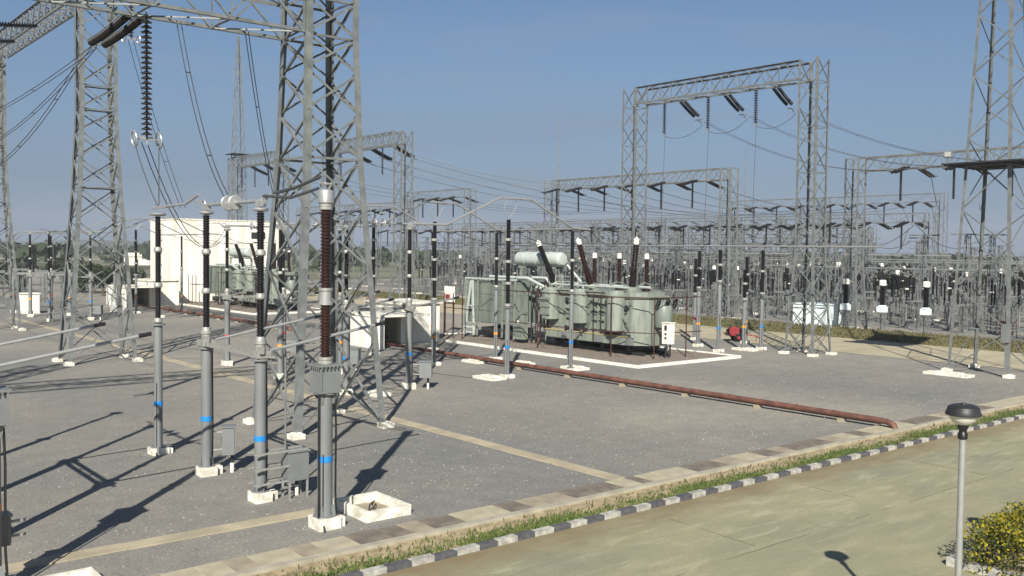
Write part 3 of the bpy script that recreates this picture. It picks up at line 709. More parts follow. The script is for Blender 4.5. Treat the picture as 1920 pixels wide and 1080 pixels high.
# ------------------------------------------------------------------ transformers
def transformer(loc, label):
    t = thing('power_transformer', loc, label, 'transformer', 'power transformers')
    # local: tank x -1.8..1.8, y -4.6..4.6 ; front (camera) is -x, right end is -y
    m = MB(); X, Y = 1.8, 4.9; ch = .9
    def prism(z0, z1, X, Y, ch):
        p = [(-X,-Y+ch),(-X+ch,-Y),(X-ch,-Y),(X,-Y+ch),(X,Y-ch),(X-ch,Y),(-X+ch,Y),(-X,Y-ch)]
        m.add([(a,b,z0) for a,b in p]+[(a,b,z1) for a,b in p], [tuple(range(7,-1,-1)), tuple(range(8,16))]+[(i,(i+1)%8,8+(i+1)%8,8+i) for i in range(8)])
    prism(.8,1.4,X+.18,Y+.18,1.0); prism(1.4,3.95,X,Y,ch); prism(3.95,4.05,X+.14,Y+.14,.95); prism(4.05,4.32,X-.15,Y-.2,.8)
    m.build('tank', SAGE, t)
    for y in (-4.2,-1.9,-1.2,-.5,1.5,2.1,4.45): m = MB(); m.box((-1.88,y,2.6),(.18,.12,2.45)); m.build('stiffener', SAGE, t)
    for zz in (1.75,2.35,3.0,3.5):
        for y0, y1 in ((-3.85,-3.75),(-1.82,-1.26),(-1.14,-.56),(1.56,2.04)): m = MB(); m.box((-1.9,(y0+y1)/2,zz),(.2,y1-y0,.09)); m.build('stiffener', SAGE, t)
    for xx in (-.9,.0,.9): m = MB(); m.box((xx,-4.57,2.55),(.12,.16,1.2)); m.build('stiffener', SAGE, t)
    for zz in (3.22,1.88): m = MB(); m.box((0,-4.6,zz),(2.0,.22,.1)); m.build('stiffener', SAGE, t)
    m = MB()
    prismY = [(-1.98,-.8),(1.98,-.8)]
    m.box((-2.0,0,1.38),(.05,8.2,.07)); m.box((0,-4.7,1.38),(2.6,.05,.07)); m.build('base_trim', mat('ochre_line', (.42,.33,.13), .6), t)
    m = MB()
    for y in (-3.6,-1.2,1.2,3.6): m.box((0,y,.6),(3.0,.3,.36))
    m.box((-1.1,0,.22),(.3,9.4,.2)); m.box((1.1,0,.22),(.3,9.4,.2))
    for y in (-3.6,-1.2,1.2,3.6):
        for x in (-1.1,1.1): m.cyl((x-.2,y,.42),(x+.2,y,.42),.2,12)
    m.build('undercarriage', DARK, t)
    # front turrets
    for y, r, z0 in ((-3.0,.66,1.7),(.5,.6,2.0),(3.5,.7,2.1)):
        m = MB(); m.lathe([(r*.9,z0),(r,z0+.06),(r,4.0),(r*1.12,4.02),(r*1.12,4.12),(r*.9,4.2),(r*.75,4.4)],20,(-2.05,y,0)); tu = m.build('turret', SAGE, t, True)
        if y > 3:
            m = MB()
            for zz in (2.5,3.05,3.6): m.box((-2.72,y,zz),(.16,1.0,.1))
            m.box((-2.68,y,3.05),(.1,.9,1.3)); m.build('manhole_cover', SAGE, tu)
    # leaning main bushings
    for y, lean in ((-3.4,(-.1,-.2)),(.4,(-.25,.16)),(4.1,(-.25,.34))):
        d = V((lean[0],lean[1],1)).normalized(); c = (-1.0,y,4.3)
        tr = MB(); tr.lathe([(.55,-.1),(.55,.12),(.62,.14),(.62,.22),(.45,.26),(.4,.42)],18,c,d); tu = tr.build('bushing_turret', SAGE, t, True)
        m = MB(); m.lathe(sheds(.2,.27,.42,1.6,12)+[(a*.92,b) for a,b in sheds(.18,.25,1.6,3.3,16)],14,c,d); bu = m.build('bushing', PORC if y < 0 else PORCR if y < 2 else PORCB, t, True)
        m = MB(); m.lathe([(.14,3.3),(.19,3.33),(.19,3.66),(.1,3.7),(.05,3.8)],12,c,d); m.build('bushing_cap', WHITE, bu, True)
    for y in (-2.9,-.3,2.2):
        c = (1.0,y,4.32); m = MB(); m.lathe([(.3,0),(.3,.16),(.2,.2)]+[(a,b) for a,b in sheds(.13,.19,.2,2.2,18)],12,c); bu = m.build('bushing', PORCR, t, True)
        m = MB(); m.lathe([(.12,2.2),(.17,2.22),(.17,2.52),(.08,2.6)],12,c); m.build('bushing_cap', WHITE, bu, True)
    # conservator and its stand
    m = MB(); m.lathe([(.0,-2.6),(.4,-2.56),(.52,-2.42),(.54,-2.3),(.54,2.3),(.52,2.42),(.4,2.56),(.0,2.6)],24,(-.6,6.4,6.4),(0,1,0))
    for q in (-1.3,.1,1.4): m.torus((-.6,6.4+q,6.4),.545,.02,(0,1,0),24,5)
    m.build('conservator', PALEG, t, True)
    m = MB()
    for y in (4.6,8.0):
        m = MB()
        for s in (-1,1): m.bar((-.6+s*.9,y,.4),(-.6+s*.5,y,5.85),.14)
        m.bar((-1.3,y,5.75),(.1,y,5.75),.16)
        m.bar((-1.4,y,1.2),(.1,y,5.4),.08); m.build('conservator_stand', SAGED, t)
    m = MB(); m.tube([(-.6,3.4,6.0),(-.6,2.9,5.6),(-.6,2.0,4.9),(-.6,1.6,4.35)],.09,8); m.tube([(-1.2,6.6,5.0),(-1.2,5.0,5.0),(-1.2,4.6,4.6)],.11,8); m.tube([(-1.6,11.2,4.95),(-1.6,6.6,4.95),(-1.4,4.2,4.1)],.12,8); m.tube([(-1.2,8.0,1.5),(-1.2,5.0,1.4)],.12,8); m.tube([(.2,8.0,4.2),(.2,5.0,4.0)],.12,8); m.tube([(.4,-3.8,4.6),(.4,3.8,4.6)],.09,8); m.tube([(-1.7,-3.8,4.62),(-1.7,3.9,4.62)],.06,8)
    m.build('oil_pipe', PALEG, t, True)
    # radiator bank: groups of thin fins
    for gy in (8.3,9.8,11.4,13.0):
        m = MB()
        for i in range(9): m.box((-1.25,gy-.6+i*.15,2.95),(1.25,.05,3.3)); m.box((.55,gy-.6+i*.15,2.95),(1.1,.05,3.3))
        for zz in (4.5,1.4): m.box((-1.25,gy,zz),(1.28,1.3,.05))
        for zz in (3.6,2.3): m.box((-1.25,gy,zz),(1.27,1.3,.025))
        m.box((.55,gy,4.55),(.3,1.36,.14)); m.box((.55,gy,1.3),(.3,1.36,.14)); m.box((-.4,gy,4.64),(2.2,.2,.16)); m.build('radiator', SAGED, t)
    for y in (7.6,9.05,12.2,13.8):
        m = MB(); m.bar((-2.1,y,.3),(-2.0,y,4.75),.12); m.build('radiator_post', SAGE, t)
        m = MB(); m.bar((1.3,y,.3),(1.3,y,4.75),.12); m.build('radiator_post', SAGE, t)
    m = MB(); m.bar((-2.1,12.3,.9),(-2.5,13.4,.9),.1); m.bar((-2.4,13.4,.3),(-2.15,12.95,4.6),.14); m.bar((-2.4,12.2,.3),(-2.15,12.75,4.6),.14); m.bar((-2.4,13.5,.5),(-2.4,12.1,.5),.14); m.bar((-2.3,13.1,2.6),(-2.3,12.6,2.6),.1); m.build('radiator_brace', PALEG, t)
    m = MB(); m.bar((-2.0,7.5,4.78),(-2.0,13.9,4.78),.12); m.build('radiator_rail', PALEG, t)
    for y in (9.4,11.4):
        m = MB(); m.lathe([(.5,-.12),(.55,0),(.5,.12)],16,(-.4,y,.95)); m.box((-.4,y,.7),(2.8,1.2,.5)); m.build('fan', DARK, t, True)
    m = MB(); m.box((-2.2,6.6,1.35),(.55,.8,1.9)); m.box((-2.2,6.6,2.33),(.62,.86,.05)); ca = m.build('control_cabinet', SAGE, t)
    m = MB(); m.box((-2.49,6.6,1.4),(.02,.66,1.6)); m.box((-2.505,6.65,1.7),(.02,.22,.2),1); m.build('door', [SAGED, WHITE], ca)
    m = MB(); m.box((-.9,-6.6,1.75),(.5,.62,1.35)); m.box((-.9,-6.6,2.45),(.58,.7,.05)); ca = m.build('tap_changer_cabinet', WHITE, t)
    m = MB(); m.box((-1.165,-6.6,2.12),(.02,.2,.3)); m.box((-1.165,-6.6,1.72),(.02,.15,.13)); m.box((-1.165,-6.6,1.46),(.02,.15,.13)); m.build('gauge_window', DARK, ca)
    m = MB()
    for s in (-1,1): m.bar((-.9+s*.2,-6.6,.25),(-.9+s*.2,-6.6,1.1),.08)
    m.build('cabinet_leg', DARK, t)
    # tap changer body at the right end
    m = MB(); m.lathe([(.55,2.0),(.62,2.1),(.62,3.4),(.55,3.5),(.3,3.7)],16,(.1,-5.3,0)); m.bar((.1,-4.7,2.4),(.1,-5.9,1.9),.7,.7); m.build('tap_changer', SAGED, t, True)
    for i, (x, y) in enumerate(((-.5,-5.2),(-.05,-5.6),(.5,-5.8))):
        m = MB(); m.lathe([(.08,0)]+sheds(.09,.15,.05,.75,6)+[(.05,.8)],10,(x,y,3.25),(-.15,-.5,1)); m.build('small_bushing', PORCB, t, True)
    m = MB()
    for pts in ([(-2.05,4.2,3.6),(-2.1,2.4,2.9),(-2.1,1.2,2.4),(-2.1,.2,1.2)],[(-2.05,-.4,3.6),(-2.1,-2.2,3.4),(-2.1,-3.6,2.6),(-2.0,-4.2,1.9)],[(-2.1,1.6,1.5),(-2.1,.6,2.6),(-2.05,-.8,3.7)]): m.tube(pts,.035,6)
    m.build('cable', DARK, t, True)
    for y in (-4.3,-1.5,2.0): m = MB(); m.box((-2.06,y,1.1),(.3,.42,.5)); m.build('junction_box', CABG, t)
    for y, z in ((-2.1,1.6),(.0,1.6),(1.8,1.6),(-4.0,3.3),(1.78,3.6)): m = MB(); m.lathe([(.09,0),(.09,.16),(.05,.18),(.05,.3),(.16,.31),(.16,.34)],10,(-1.82,y,z),(-1,0,.1)); m.build('valve', DARK, t, True)
    for pts in ([(-2.08,-4.35,1.5),(-2.08,-1.6,1.5),(-2.08,-1.6,3.9)],[(-2.05,1.35,.9),(-2.05,1.35,4.1),(-1.2,1.35,4.5)],[(-2.1,-2.0,4.2),(-2.1,4.4,4.2),(-1.8,5.4,3.6),(-1.2,6.6,4.4)],[(-2.05,-.85,.9),(-2.05,-.85,4.1)]): m = MB(); m.tube(pts,.05,6); m.build('conduit', RUST if pts[0][1] > 1 else DARK, t, True)
    for y in (-4.2,-1.6,1.5,3.9): m = MB(); m.tube([(-1.2,y,4.32),(-1.2,y,4.75),(-.6,y,4.95),(.2,y,4.75),(.2,y,4.32)],.05,6); m.build('oil_pipe', SAGED, t, True)
    for y in (5.4,5.9,6.4): m = MB(); m.tube([(-1.4,y,.2),(-1.4,y,3.9),(-.8,y+.2,4.6)],.06,6); m.build('riser_pipe', RUST if y < 5.8 else DARK, t, True)
    m = MB()
    for i in range(8): m.bar((-1.7+0,4.2-i*.0,1.2+i*.42),(-1.7,4.62,1.2+i*.42),.03)
    for y in (4.2,4.62): m.bar((-1.7,y,.5),(-1.7,y,4.9),.04)
    m.build('ladder', RUST, t)
    m = MB()
    for y in (.8,1.6,2.4,3.2,4.0): m.bar((-1.2,y,4.32),(-1.2,y,5.2),.035)
    for z in (4.8,5.2): m.bar((-1.2,.8,z),(-1.2,4.0,z),.035)
    m.build('handrail', PALEG, t)
    return t
TX = transformer((48,47.4,0), 'near grey green power transformer with leaning brown bushings on a white edged plinth')
dup(TX, (48,101.4,0), 'far power transformer standing before the tall white wall')
def sprinkler(loc, label):
    t = thing('sprinkler_frame', loc, label, 'pipe frame', 'deluge pipe frames')
    P = [(-3.2,-4.1),(-1.8,-6.6),(1.0,-6.9),(-3.5,2.9),(-3.0,6.9)]
    for x, y in P:
        m = MB(); m.tube([(x,y,.05),(x,y,4.1)],.04,8); m.build('upright', RUST, t, True)
    m = MB()
    for z in (4.05,1.75):
        m.tube([(-3.2,7.2,z),(-3.4,2.9,z),(-3.2,-4.1,z),(-1.8,-6.6,z),(1.0,-6.9,z),(2.6,-6.9,z)],.032,8)
    m.build('spray_pipe', RUST, t, True)
    m = MB()
    for i in range(12):
        y = -4+i*.9; m.bar((-3.25,y,4.05),(-2.9,y,3.9),.03); m.bar((-3.25,y,1.75),(-2.9,y,1.6),.03)
    for x, y in P: m.bar((x,y,.5),(x+.45,y+.45,.04),.03); m.bar((x,y,.5),(x+.4,y-.5,.04),.03)
    m.build('nozzle', RUST, t)
    for q in (11.2,12.4,13.6):
        m = MB(); m.tube([(-4.0,q,.05),(-4.0,q,3.6)],.045,8); m.tube([(-4.0,q,2.4),(-3.0,q,2.4)],.03,6); m.build('riser', RUST, t, True)
    return t
sp_ = sprinkler((48,47.8,0), 'dark red deluge pipe frame standing round the near transformer')
dup(sp_, (48,101.8,0), 'dark red deluge pipe frame round the far transformer')
def plinth(dy, label):
    t = thing('transformer_plinth', (0,dy,0), label, 'plinth', 'transformer plinths')
    m = MB(); x0, x1, y0, y1, w, h = 42.3, 52.2, 39.0, 63.0, .2, .2
    m.box(((x0+x1)/2,y0,h/2-.02),(x1-x0+w,w,h)); m.box(((x0+x1)/2,y1,h/2-.02),(x1-x0+w,w,h)); m.box((x0,(y0+y1)/2,h/2-.02),(w,y1-y0-w,h-.006)); m.box((x1,(y0+y1)/2,h/2-.02),(w,y1-y0-w,h-.006))
    m.build('rim', WHITE, t)
    m = MB(); m.add([(x0,y0,.1),(x1,y0,.1),(x1,y1,.1),(x0,y1,.1)],[(0,1,2,3)]); m.build('pebble_bed', PEB, t)
plinth(0, 'white edged pebble plinth under the near transformer'); plinth(54, 'white edged pebble plinth under the far transformer')

# valve houses, white wall, cabinets
def valve_house(dy, label):
    t = thing('valve_house', (0,dy,0), label, 'building', 'low white valve houses')
    m = MB()
    m.box((35.1,60.0,1.1),(.25,7.5,2.2)); m.box((40.25,61.7,1.45),(3.5,5.0,2.9)); m.box((37.1,63.6,1.1),(3.75,.25,2.2)); m.build('wall', WALLW, t)
    m = MB(); m.box((37.05,60.0,2.3),(4.3,7.0,.14)); m.box((40.25,61.7,2.98),(3.9,5.4,.14)); m.build('roof', FOOT, t)
    m = MB(); m.box((37.0,63.3,1.05),(3.4,.2,2.0)); m.build('bay_shade_panel', DARK, t)  # near-black panel before the back wall, painting the shade inside the bay
    m = MB(); m.tube([(36.0,50,.3),(36.0,59,.3),(36.5,60.5,.6)],.11,8); m.tube([(37.5,62.6,.1),(37.5,62.6,1.8),(38.4,62.6,1.8)],.1,8); m.tube([(36.4,61,.4),(38.6,61,.4)],.1,8); m.build('valve_pipe', RUST, t, True)
    return t
valve_house(0, 'low white valve house with a dark open bay left of the near transformer'); valve_house(54, 'low white valve house with a dark open bay at far left')
t = thing('fire_wall', (43.4,118,0), 'tall blank white wall block behind the far transformer', 'wall')
m = MB(); m.box((7.1,4.6,5.2),(14.2,9.2,10.4)); m.build('wall', WALLW, t)
m = MB(); m.box((7.1,4.6,10.46),(14.34,9.34,.16)); m.build('coping', FOOT, t)
m = MB(); m.box((10.9,-.03,9.6),(1.3,.05,.14)); m.box((10.9,-.05,8.6),(1.9,.09,.8)); m.box((10.9,-.03,7.7),(1.3,.05,.14)); m.build('wall_fitting', DARK, t)
def kiosk(loc, d, label, mt=WHITE, rz=0):
    t = thing('equipment_kiosk', loc, label, 'kiosk', None, rz)
    m = MB(); m.box((0,0,d[2]/2+.1),d); m.build('body', mt, t)
    m = MB(); m.box((0,0,d[2]+.14),(d[0]+.2,d[1]+.2,.08)); m.build('roof', mt, t)
    m = MB(); m.box((-d[0]/2-.012,0,d[2]*.48+.1),(.03,d[1]*.42,d[2]*.84)); m.build('door', SHED, t)
    m = MB(); m.box((0,0,.05),(d[0]+.1,d[1]+.1,.1)); m.build('base', FOOT, t)
    return t
kiosk((81.2,51.6,0),(2.7,3.6,2.1),'pale rectangular shed beside the earth bank at the foot of the tall gantry',SHED)
kiosk((87.0,36.4,0),(.9,.9,1.1),'small red hydrant box behind the right mast tower',REDPAINT)
kiosk((31.9,103.6,0),(1.1,1.0,1.8),'small white kiosk by the far valve house')
kiosk((24.0,106.5,0),(1.6,1.8,1.9),'white kiosk at far left behind the yellow banded posts',WALLW)
t = thing('fire_point', (46.9,64.7,0), 'white fire point board with a red box behind the valve house', 'board')
m = MB(); m.box((0,0,3.3),(.08,1.4,1.3)); m.build('panel', WHITE, t)
m = MB(); m.box((-.12,.1,3.1),(.18,.45,.35)); m.build('fire_box', REDPAINT, t)
m = MB(); m.bar((0,-.6,0),(0,-.6,2.75),.08); m.bar((0,.6,0),(0,.6,2.75),.08); m.bar((0,-.6,2.5),(0,.6,2.5),.06); m.build('leg', RUST, t)

def pump(loc, label, rz):
    t = thing('pump_trailer', loc, label, 'pump trailer', 'red pump trailers', rz); t.scale = (.85,.85,.85)
    m = MB(); m.box((0,0,.62),(2.0,.9,.12)); m.bar((1.0,0,.6),(2.1,0,.45),.08); m.bar((1.9,0,.45),(1.9,0,.0),.05); m.build('chassis', REDPAINT, t)
    for s in (-1,1):
        m = MB(); m.lathe([(.1,-.1),(.34,-.1),(.38,-.05),(.38,.05),(.34,.1),(.1,.1)],18,(0,s*.58,.38),(0,1,0)); w = m.build('wheel', BLACKP, t, True)
        m = MB(); m.cyl((0,s*.58-.11,.38),(0,s*.58+.11,.38),.16,12); m.build('hub', REDPAINT, w, True)
    m = MB(); m.box((-.3,0,.98),(.9,.6,.55)); m.cyl((.5,-.2,.95),(.5,.3,.95),.26,14); m.box((-.3,0,1.3),(.5,.4,.12)); m.build('engine', REDPAINT, t, True)
    m = MB(); m.cyl((-.6,.1,1.3),(-.6,.1,1.62),.05,8); m.build('exhaust', DARK, t, True); m = MB(); m.tube([(.5,.3,1.0),(.8,.5,1.0),(.9,.5,.7)],.06,8); m.build('hose', DARK, t, True); m = MB(); m.box((-.85,0,.95),(.16,.5,.4)); m.build('radiator', DARK, t)
    return t
pm = pump((62.0,46.6,0), 'red pump trailer parked on the tan track right of the transformer', R(-35))
dup(pm, (60.9,100,0), 'red pump trailer far behind the valve house')

# fire main on sleepers
t = thing('fire_pipe', (36,0,0), 'rust red fire main lying across the gravel yard', 'pipe')
m = MB(); m.tube([(0,19.2,.0),(0,19.3,.2),(0,19.6,.29),(0,20.2,.3),(0,50,.3)],.125,14); m.tube([(.28,20,.12),(.28,50,.12)],.035,6)
for i in range(17): m.lathe([(.126,-.02),(.145,-.02),(.145,.02),(.126,.02)],14,(0,22+i*1.8,.3),(0,1,0))
m.build('pipe', REDP, t, True)
for y in (21.6,25.8,30,34.2,38.4,42.6,46.8):
    m = MB(); m.box((0,y,.06),(.42,.2,.18)); m.build('pipe_support', SLABT, t)
t = dup(t, (36.6,54,0), 'rust red fire main at far left by the far transformer')

# lamp post and hedge
def lamp(loc, label):
    t = thing('lamp_post', loc, label, 'lamp post')
    m = MB(); m.lathe([(.075,-.1),(.075,.05),(.06,.1),(.055,1.2),(.05,4.15)],16); m.build('pole', ALU, t, True)
    m = MB(); m.lathe([(.05,4.1),(.075,4.12),(.075,4.2),(.06,4.22),(.06,4.26),(.085,4.3),(.085,4.34)],16); m.build('collar', BLACKP, t, True)
    m = MB(); m.lathe([(.08,4.34),(.13,4.36),(.2,4.43),(.235,4.51)],24); m.build('diffuser', WHITE, t, True)
    m = MB(); m.lathe([(.2,4.5),(.27,4.5),(.275,4.52),(.25,4.58),(.235,4.63),(.17,4.665),(.05,4.67),(.045,4.69),(.0,4.7)],24); m.build('lamp_shade', DARK, t, True)
    return t
lamp((21.0,6.3,-.06), 'lamp post standing outside the right edge, seen only by its shadow')
lamp((15.35,7.05,-.06), 'slim grey lamp post with a black domed mushroom head by the concrete road')
def leaves(m, n, fn, size, rnd):
    for _ in range(n):
        p = V(fn(rnd)); a = V((rnd.gauss(0,1),rnd.gauss(0,1),rnd.gauss(0,.6))).normalized(); b = a.orthogonal().normalized(); b = (b*math.cos(rnd.uniform(0,6.28)) + a.cross(b)*math.sin(rnd.uniform(0,6.28))); s = size*rnd.uniform(.6,1.3); c = a.cross(b)
        m.add([p-b*s*.5, p+c*s*.28, p+b*s*.6, p-c*s*.28],[(0,1,2,3)])
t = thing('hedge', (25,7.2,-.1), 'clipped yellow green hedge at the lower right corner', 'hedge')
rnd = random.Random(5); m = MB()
def hp(r):
    # points gather near a lumpy box surface
    while True:
        x, y, z = r.uniform(-3.9,3.4), r.uniform(-3.6,2.5), r.uniform(.05,1.25)
        e = min(x+3.9, 3.4-x, y+3.6, 2.5-y, 1.25-z)
        if e < .4 and (math.sin(x*4.1+y*2)+math.sin(y*5.3-x)+math.sin(z*6+x*3))*.07+.1 < e+.12: break
    return x+r.gauss(0,.03), y+r.gauss(0,.03), z+.1*math.sin(x*2.3)+.08*math.sin(y*3.1+x)
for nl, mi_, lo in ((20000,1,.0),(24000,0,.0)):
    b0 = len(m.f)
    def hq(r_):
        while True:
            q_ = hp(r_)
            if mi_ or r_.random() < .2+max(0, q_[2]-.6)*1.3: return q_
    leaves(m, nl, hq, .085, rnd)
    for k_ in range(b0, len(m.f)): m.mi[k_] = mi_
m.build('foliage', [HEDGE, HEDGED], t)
m = MB()
for i in range(24):
    x, y = rnd.uniform(-3,3), rnd.uniform(-2.2,2.2); m.tube([(x,y,0),(x+rnd.uniform(-.2,.2),y+rnd.uniform(-.2,.2),.9)],[.03,.012],5)
m.build('stem', mat('bark', (.08,.06,.04), .9), t)
k = MB()
for i in range(9): k.box((21.45,9.9-.31-i*.62,-.01),(.2,.605,.28),0)
for i in range(12): k.box((21.66+i*.62,10.0,-.01),(.6,.2,.28),0)
struct('hedge_kerb', k, KERBW)
struct('hedge_bed', sheet(21.55,29,3.5,9.9,.0), SOIL)

# ------------------------------------------------------------------ distant switchyard
def far_gantry(X, Y, L, h, label, group, ncol=2, dep=1.2, w=.6, pan=3.2, lw=.1, bw=.036):
    return gantry((X,Y,0), L, label, h, w, w*1.5, lw, bw, False, group, dep, STEELF, 0, 'gantry', ncol, pan)
R1 = 'switchyard gantries beyond the earth bank'
far_gantry(82,48.4-36,36,16,'long lattice gantry beyond the earth bank on the right, reaching behind the mast tower',R1,3,1.2,.65,2.0,.13,.055)
far_gantry(82,63,28,16,'lattice gantry seen behind the tall gantry in the centre, strings on both sides',R1,2,1.2,.65,2.0,.13,.055)
far_gantry(84,111,15,16,'small looking lattice gantry in the middle distance left of centre',R1)
far_gantry(135,66,38,16,'distant lattice gantry row at right centre',R1,3)
far_gantry(186,110,90,16,'farthest long gantry row near the horizon',R1,6,1.2,.6,3.0)
far_gantry(100,50,64,11.6,'long low lattice gantry row across the middle distance',R1,6,1.0,.5)
far_gantry(118,70,90,9.4,'low gantry row behind the long middle one',R1,8,.9,.5)
far_gantry(100,114.5,48,11.6,'low gantry row left of the long middle one',R1,5,1.0,.5)
far_gantry(84,128,36,14.6,'gantry behind the valve house left of centre',R1,3,1.1,.55)
far_gantry(108,62,80,10.4,'thin low gantry row just behind the long middle one',R1,9,.9,.5)
far_gantry(128,74,98,12.4,'low row of gantries in the middle distance',R1,8,1.0,.5,2.6)
far_gantry(142,84,100,9.8,'low gantry row deep in the switchyard',R1,9,.9,.5,2.6)
far_gantry(168,98,112,12.6,'second farthest gantry row',R1,9,1.0,.5,3.0)
far_gantry(155,88,90,11.8,'low distant gantry row near the skyline',R1,7,1.0,.5,2.6)
far_gantry(92,66,88,8.2,'lowest nearest gantry row behind the transformer bushings',R1,8,.8,.5)
far_gantry(150,-20,60,15,'distant gantry behind the right mast tower',R1,4)
for (x, y, h, lb) in ((83,91,24.5,'thin lightning spire on the central gantry'),(140,104,27,'thin distant lightning spire in the centre'),(82,31,16.6,'short spike on the right gantry')):
    m = MB(); m.lathe([(.16,0),(.1,h*.7),(.02,h)],6); o = m.build('lightning_spike', STEELF); o.location = (x,y,.0); tag(o, lb, 'mast')
# far insulator strings (single mesh copies)
m = MB()
for s in (-1,1): m.lathe(sheds(.08,.13,.25,2.7,14),8,(0,s*.18,0),(1,0,-.26))
m.bar((0,0,0),(.3,0,-.05),.05); m.box((2.95,0,-.62),(.1,.6,.06)); TENS = m.mesh('tension_string', PORCB, True)
m = MB(); m.lathe(sheds(.08,.135,-2.9,-.1,16),8); SUSP = m.mesh('insulator_string', PORCB, True)
def far_obj(name, me, loc, rz, label, cat_, group):
    o = bpy.data.objects.new(name, me); COL.objects.link(o); o.location = loc; o.rotation_euler = (0,0,rz)
    return tag(o, label, cat_, group)
def strings(X, ys, h, rowname, both=True, hang=True, dep=1.2, w=.6):
    for y in ys:
        for s in ((0,1) if both else (0,)):
            far_obj('tension_string', TENS, (X+(w if s == 0 else -w), y+.3*(s), h-dep+.1), 0 if s == 0 else math.pi, 'black tension string on %s, %s side' % (rowname, 'far' if s == 0 else 'near'), 'insulator', 'tension strings on '+rowname)
        if hang: far_obj('insulator_string', SUSP, (X-.4,y+1.1,h-dep), 0, 'black vertical string hanging below %s' % rowname, 'insulator', 'hanging strings on '+rowname)
ya = [15,19.5,24,33,37.8,42.6]; yb = [66.5,71,75.5,80,84.5,88.5]
strings(82, ya, 16, 'the right gantry beyond the bank'); strings(82, yb, 16, 'the central gantry'); strings(84, [113.5,117.5,121.5], 16, 'the small gantry left of centre')
strings(135, [69,73.5,78,82.5,88,92.5,97,101], 16, 'the distant right centre gantry', True, True)
strings(186, [113+6*i for i in range(14)], 16, 'the farthest gantry row', False, False)
strings(100, [52+4.4*i for i in range(14)], 11.6, 'the long low gantry row', True, True, 1.0)
strings(128, [77+5*i for i in range(19)], 12.4, 'the middle distance row', True, True, 1.0)
strings(100, [117+5*i for i in range(9)], 11.6, 'the low row left of centre', True, True, 1.0)
strings(84, [131+4.6*i for i in range(7)], 14.6, 'the gantry behind the valve house', True, True, 1.1)
strings(118, [73+5*i for i in range(17)], 9.4, 'the second low gantry row', True, False, .9)
strings(155, [91+6*i for i in range(14)], 11.8, 'the skyline gantry row', False, True, 1.0)
# conductors between rows
def span(p, q, sag, lb, gp): wire(cat(p,q,sag,10), .036, lb, gp, 4)
for y in ya: span((85,y,14.2),(133,y+22,14.2),1.8,'sagging span leaving the right gantry beyond the bank','spans from the right gantry')
for y in yb: span((85,y,14.2),(132,y+3,14.2),1.8,'sagging span between the central gantry and the row behind','spans behind the central gantry')
for y in (69,73.5,78,82.5,88,92.5,97,101): span((138,y,14.2),(184,y+20,14.2),2.0,'far span over the distant switchyard','far spans')
for i in range(12): span((100,52+5*i,10.2),(155,92+6*i,10.3),2.0,'low sagging span over the distant switchyard','low far spans')
# tall gantry lines: three tension pairs, three hanging strings and twin spans to the right gantry
nm3 = ('rightmost','middle','leftmost')
for i, y in enumerate((41.6,46.0,50.4)):
    tension((59.1,y,19.15), R(4), '%s twin black tension string on the far side of the tall gantry' % nm3[i], 'tension strings of the tall gantry', 13, .14, .42, .5)
    suspension((58.4,y+1.0,19.0), '%s vertical disc string under the tall gantry' % nm3[i], 'hanging strings of the tall gantry', 14, .17, False)
    twin((62.4,y+.1,17.8),(81.3,(29.5,35.6,42)[i],14.8),1.6,'%s twin span from the tall gantry to the gantry beyond the bank' % nm3[i],'spans of the tall gantry', .3)
    m = MB(); m.tube(cat((62.3,y+.2,17.6),(58.5,y+1,16.35),.55,8),.02,5); m.tube([(58.5,y+1,16.4),(58.2,y+1,8.0)],.016,5); tag(m.build('jumper', WIRE, None, True),'%s drop wire below the tall gantry' % nm3[i],'wire','drop wires of the tall gantry')
for i, y in enumerate((95.5,100.4,105.3)):
    tension((60.7,y,19.15), R(0), '%s tension string on the left rear gantry' % nm3[i], 'tension strings of the left rear gantry', 17, .2, .45, .4)
    suspension((60,y+1,19.0), '%s hanging string on the left rear gantry' % nm3[i], 'hanging strings of the left rear gantry', 18, .17, False)
    span((64.6,y,18.2),(84,(113.5,117.5,121.5)[i]-30,15.2),1.0,'%s long span from the left rear gantry towards the centre' % nm3[i],'spans of the left rear gantry')
    span((60.5,y-2,18.0),(100,y-20,12.0),1.5,'%s lower span from the left rear gantry' % nm3[i],'lower spans of the left rear gantry')
for i, y in enumerate((126,130.5,135)):
    tension((60.7,y,19.15), R(0), '%s tension string on the far left gantry' % nm3[i], 'tension strings of the far left gantry', 17, .2, .45, .4)
    suspension((60,y+1,19.0), '%s hanging string on the far left gantry' % nm3[i], 'hanging strings of the far left gantry', 18, .17, False)
    span((64.6,y,18.2),(110,y-18,13.2),1.2,'%s span from the far left gantry' % nm3[i],'spans of the far left gantry')
# long pipe buses of the low yard
for k_, (X, z, y0, y1) in enumerate(((88,7.0,34,128),(95,5.6,20,130),(108,6.2,30,140),(126,6.4,30,150),(145,6.2,40,160))):
    m = MB(); m.tube([(X,y0,z),(X,y1,z)],.07,6); tag(m.build('tubular_bus', ALU, None, True), 'long horizontal tubular bus in the low switchyard', 'bus bar', 'low switchyard buses')
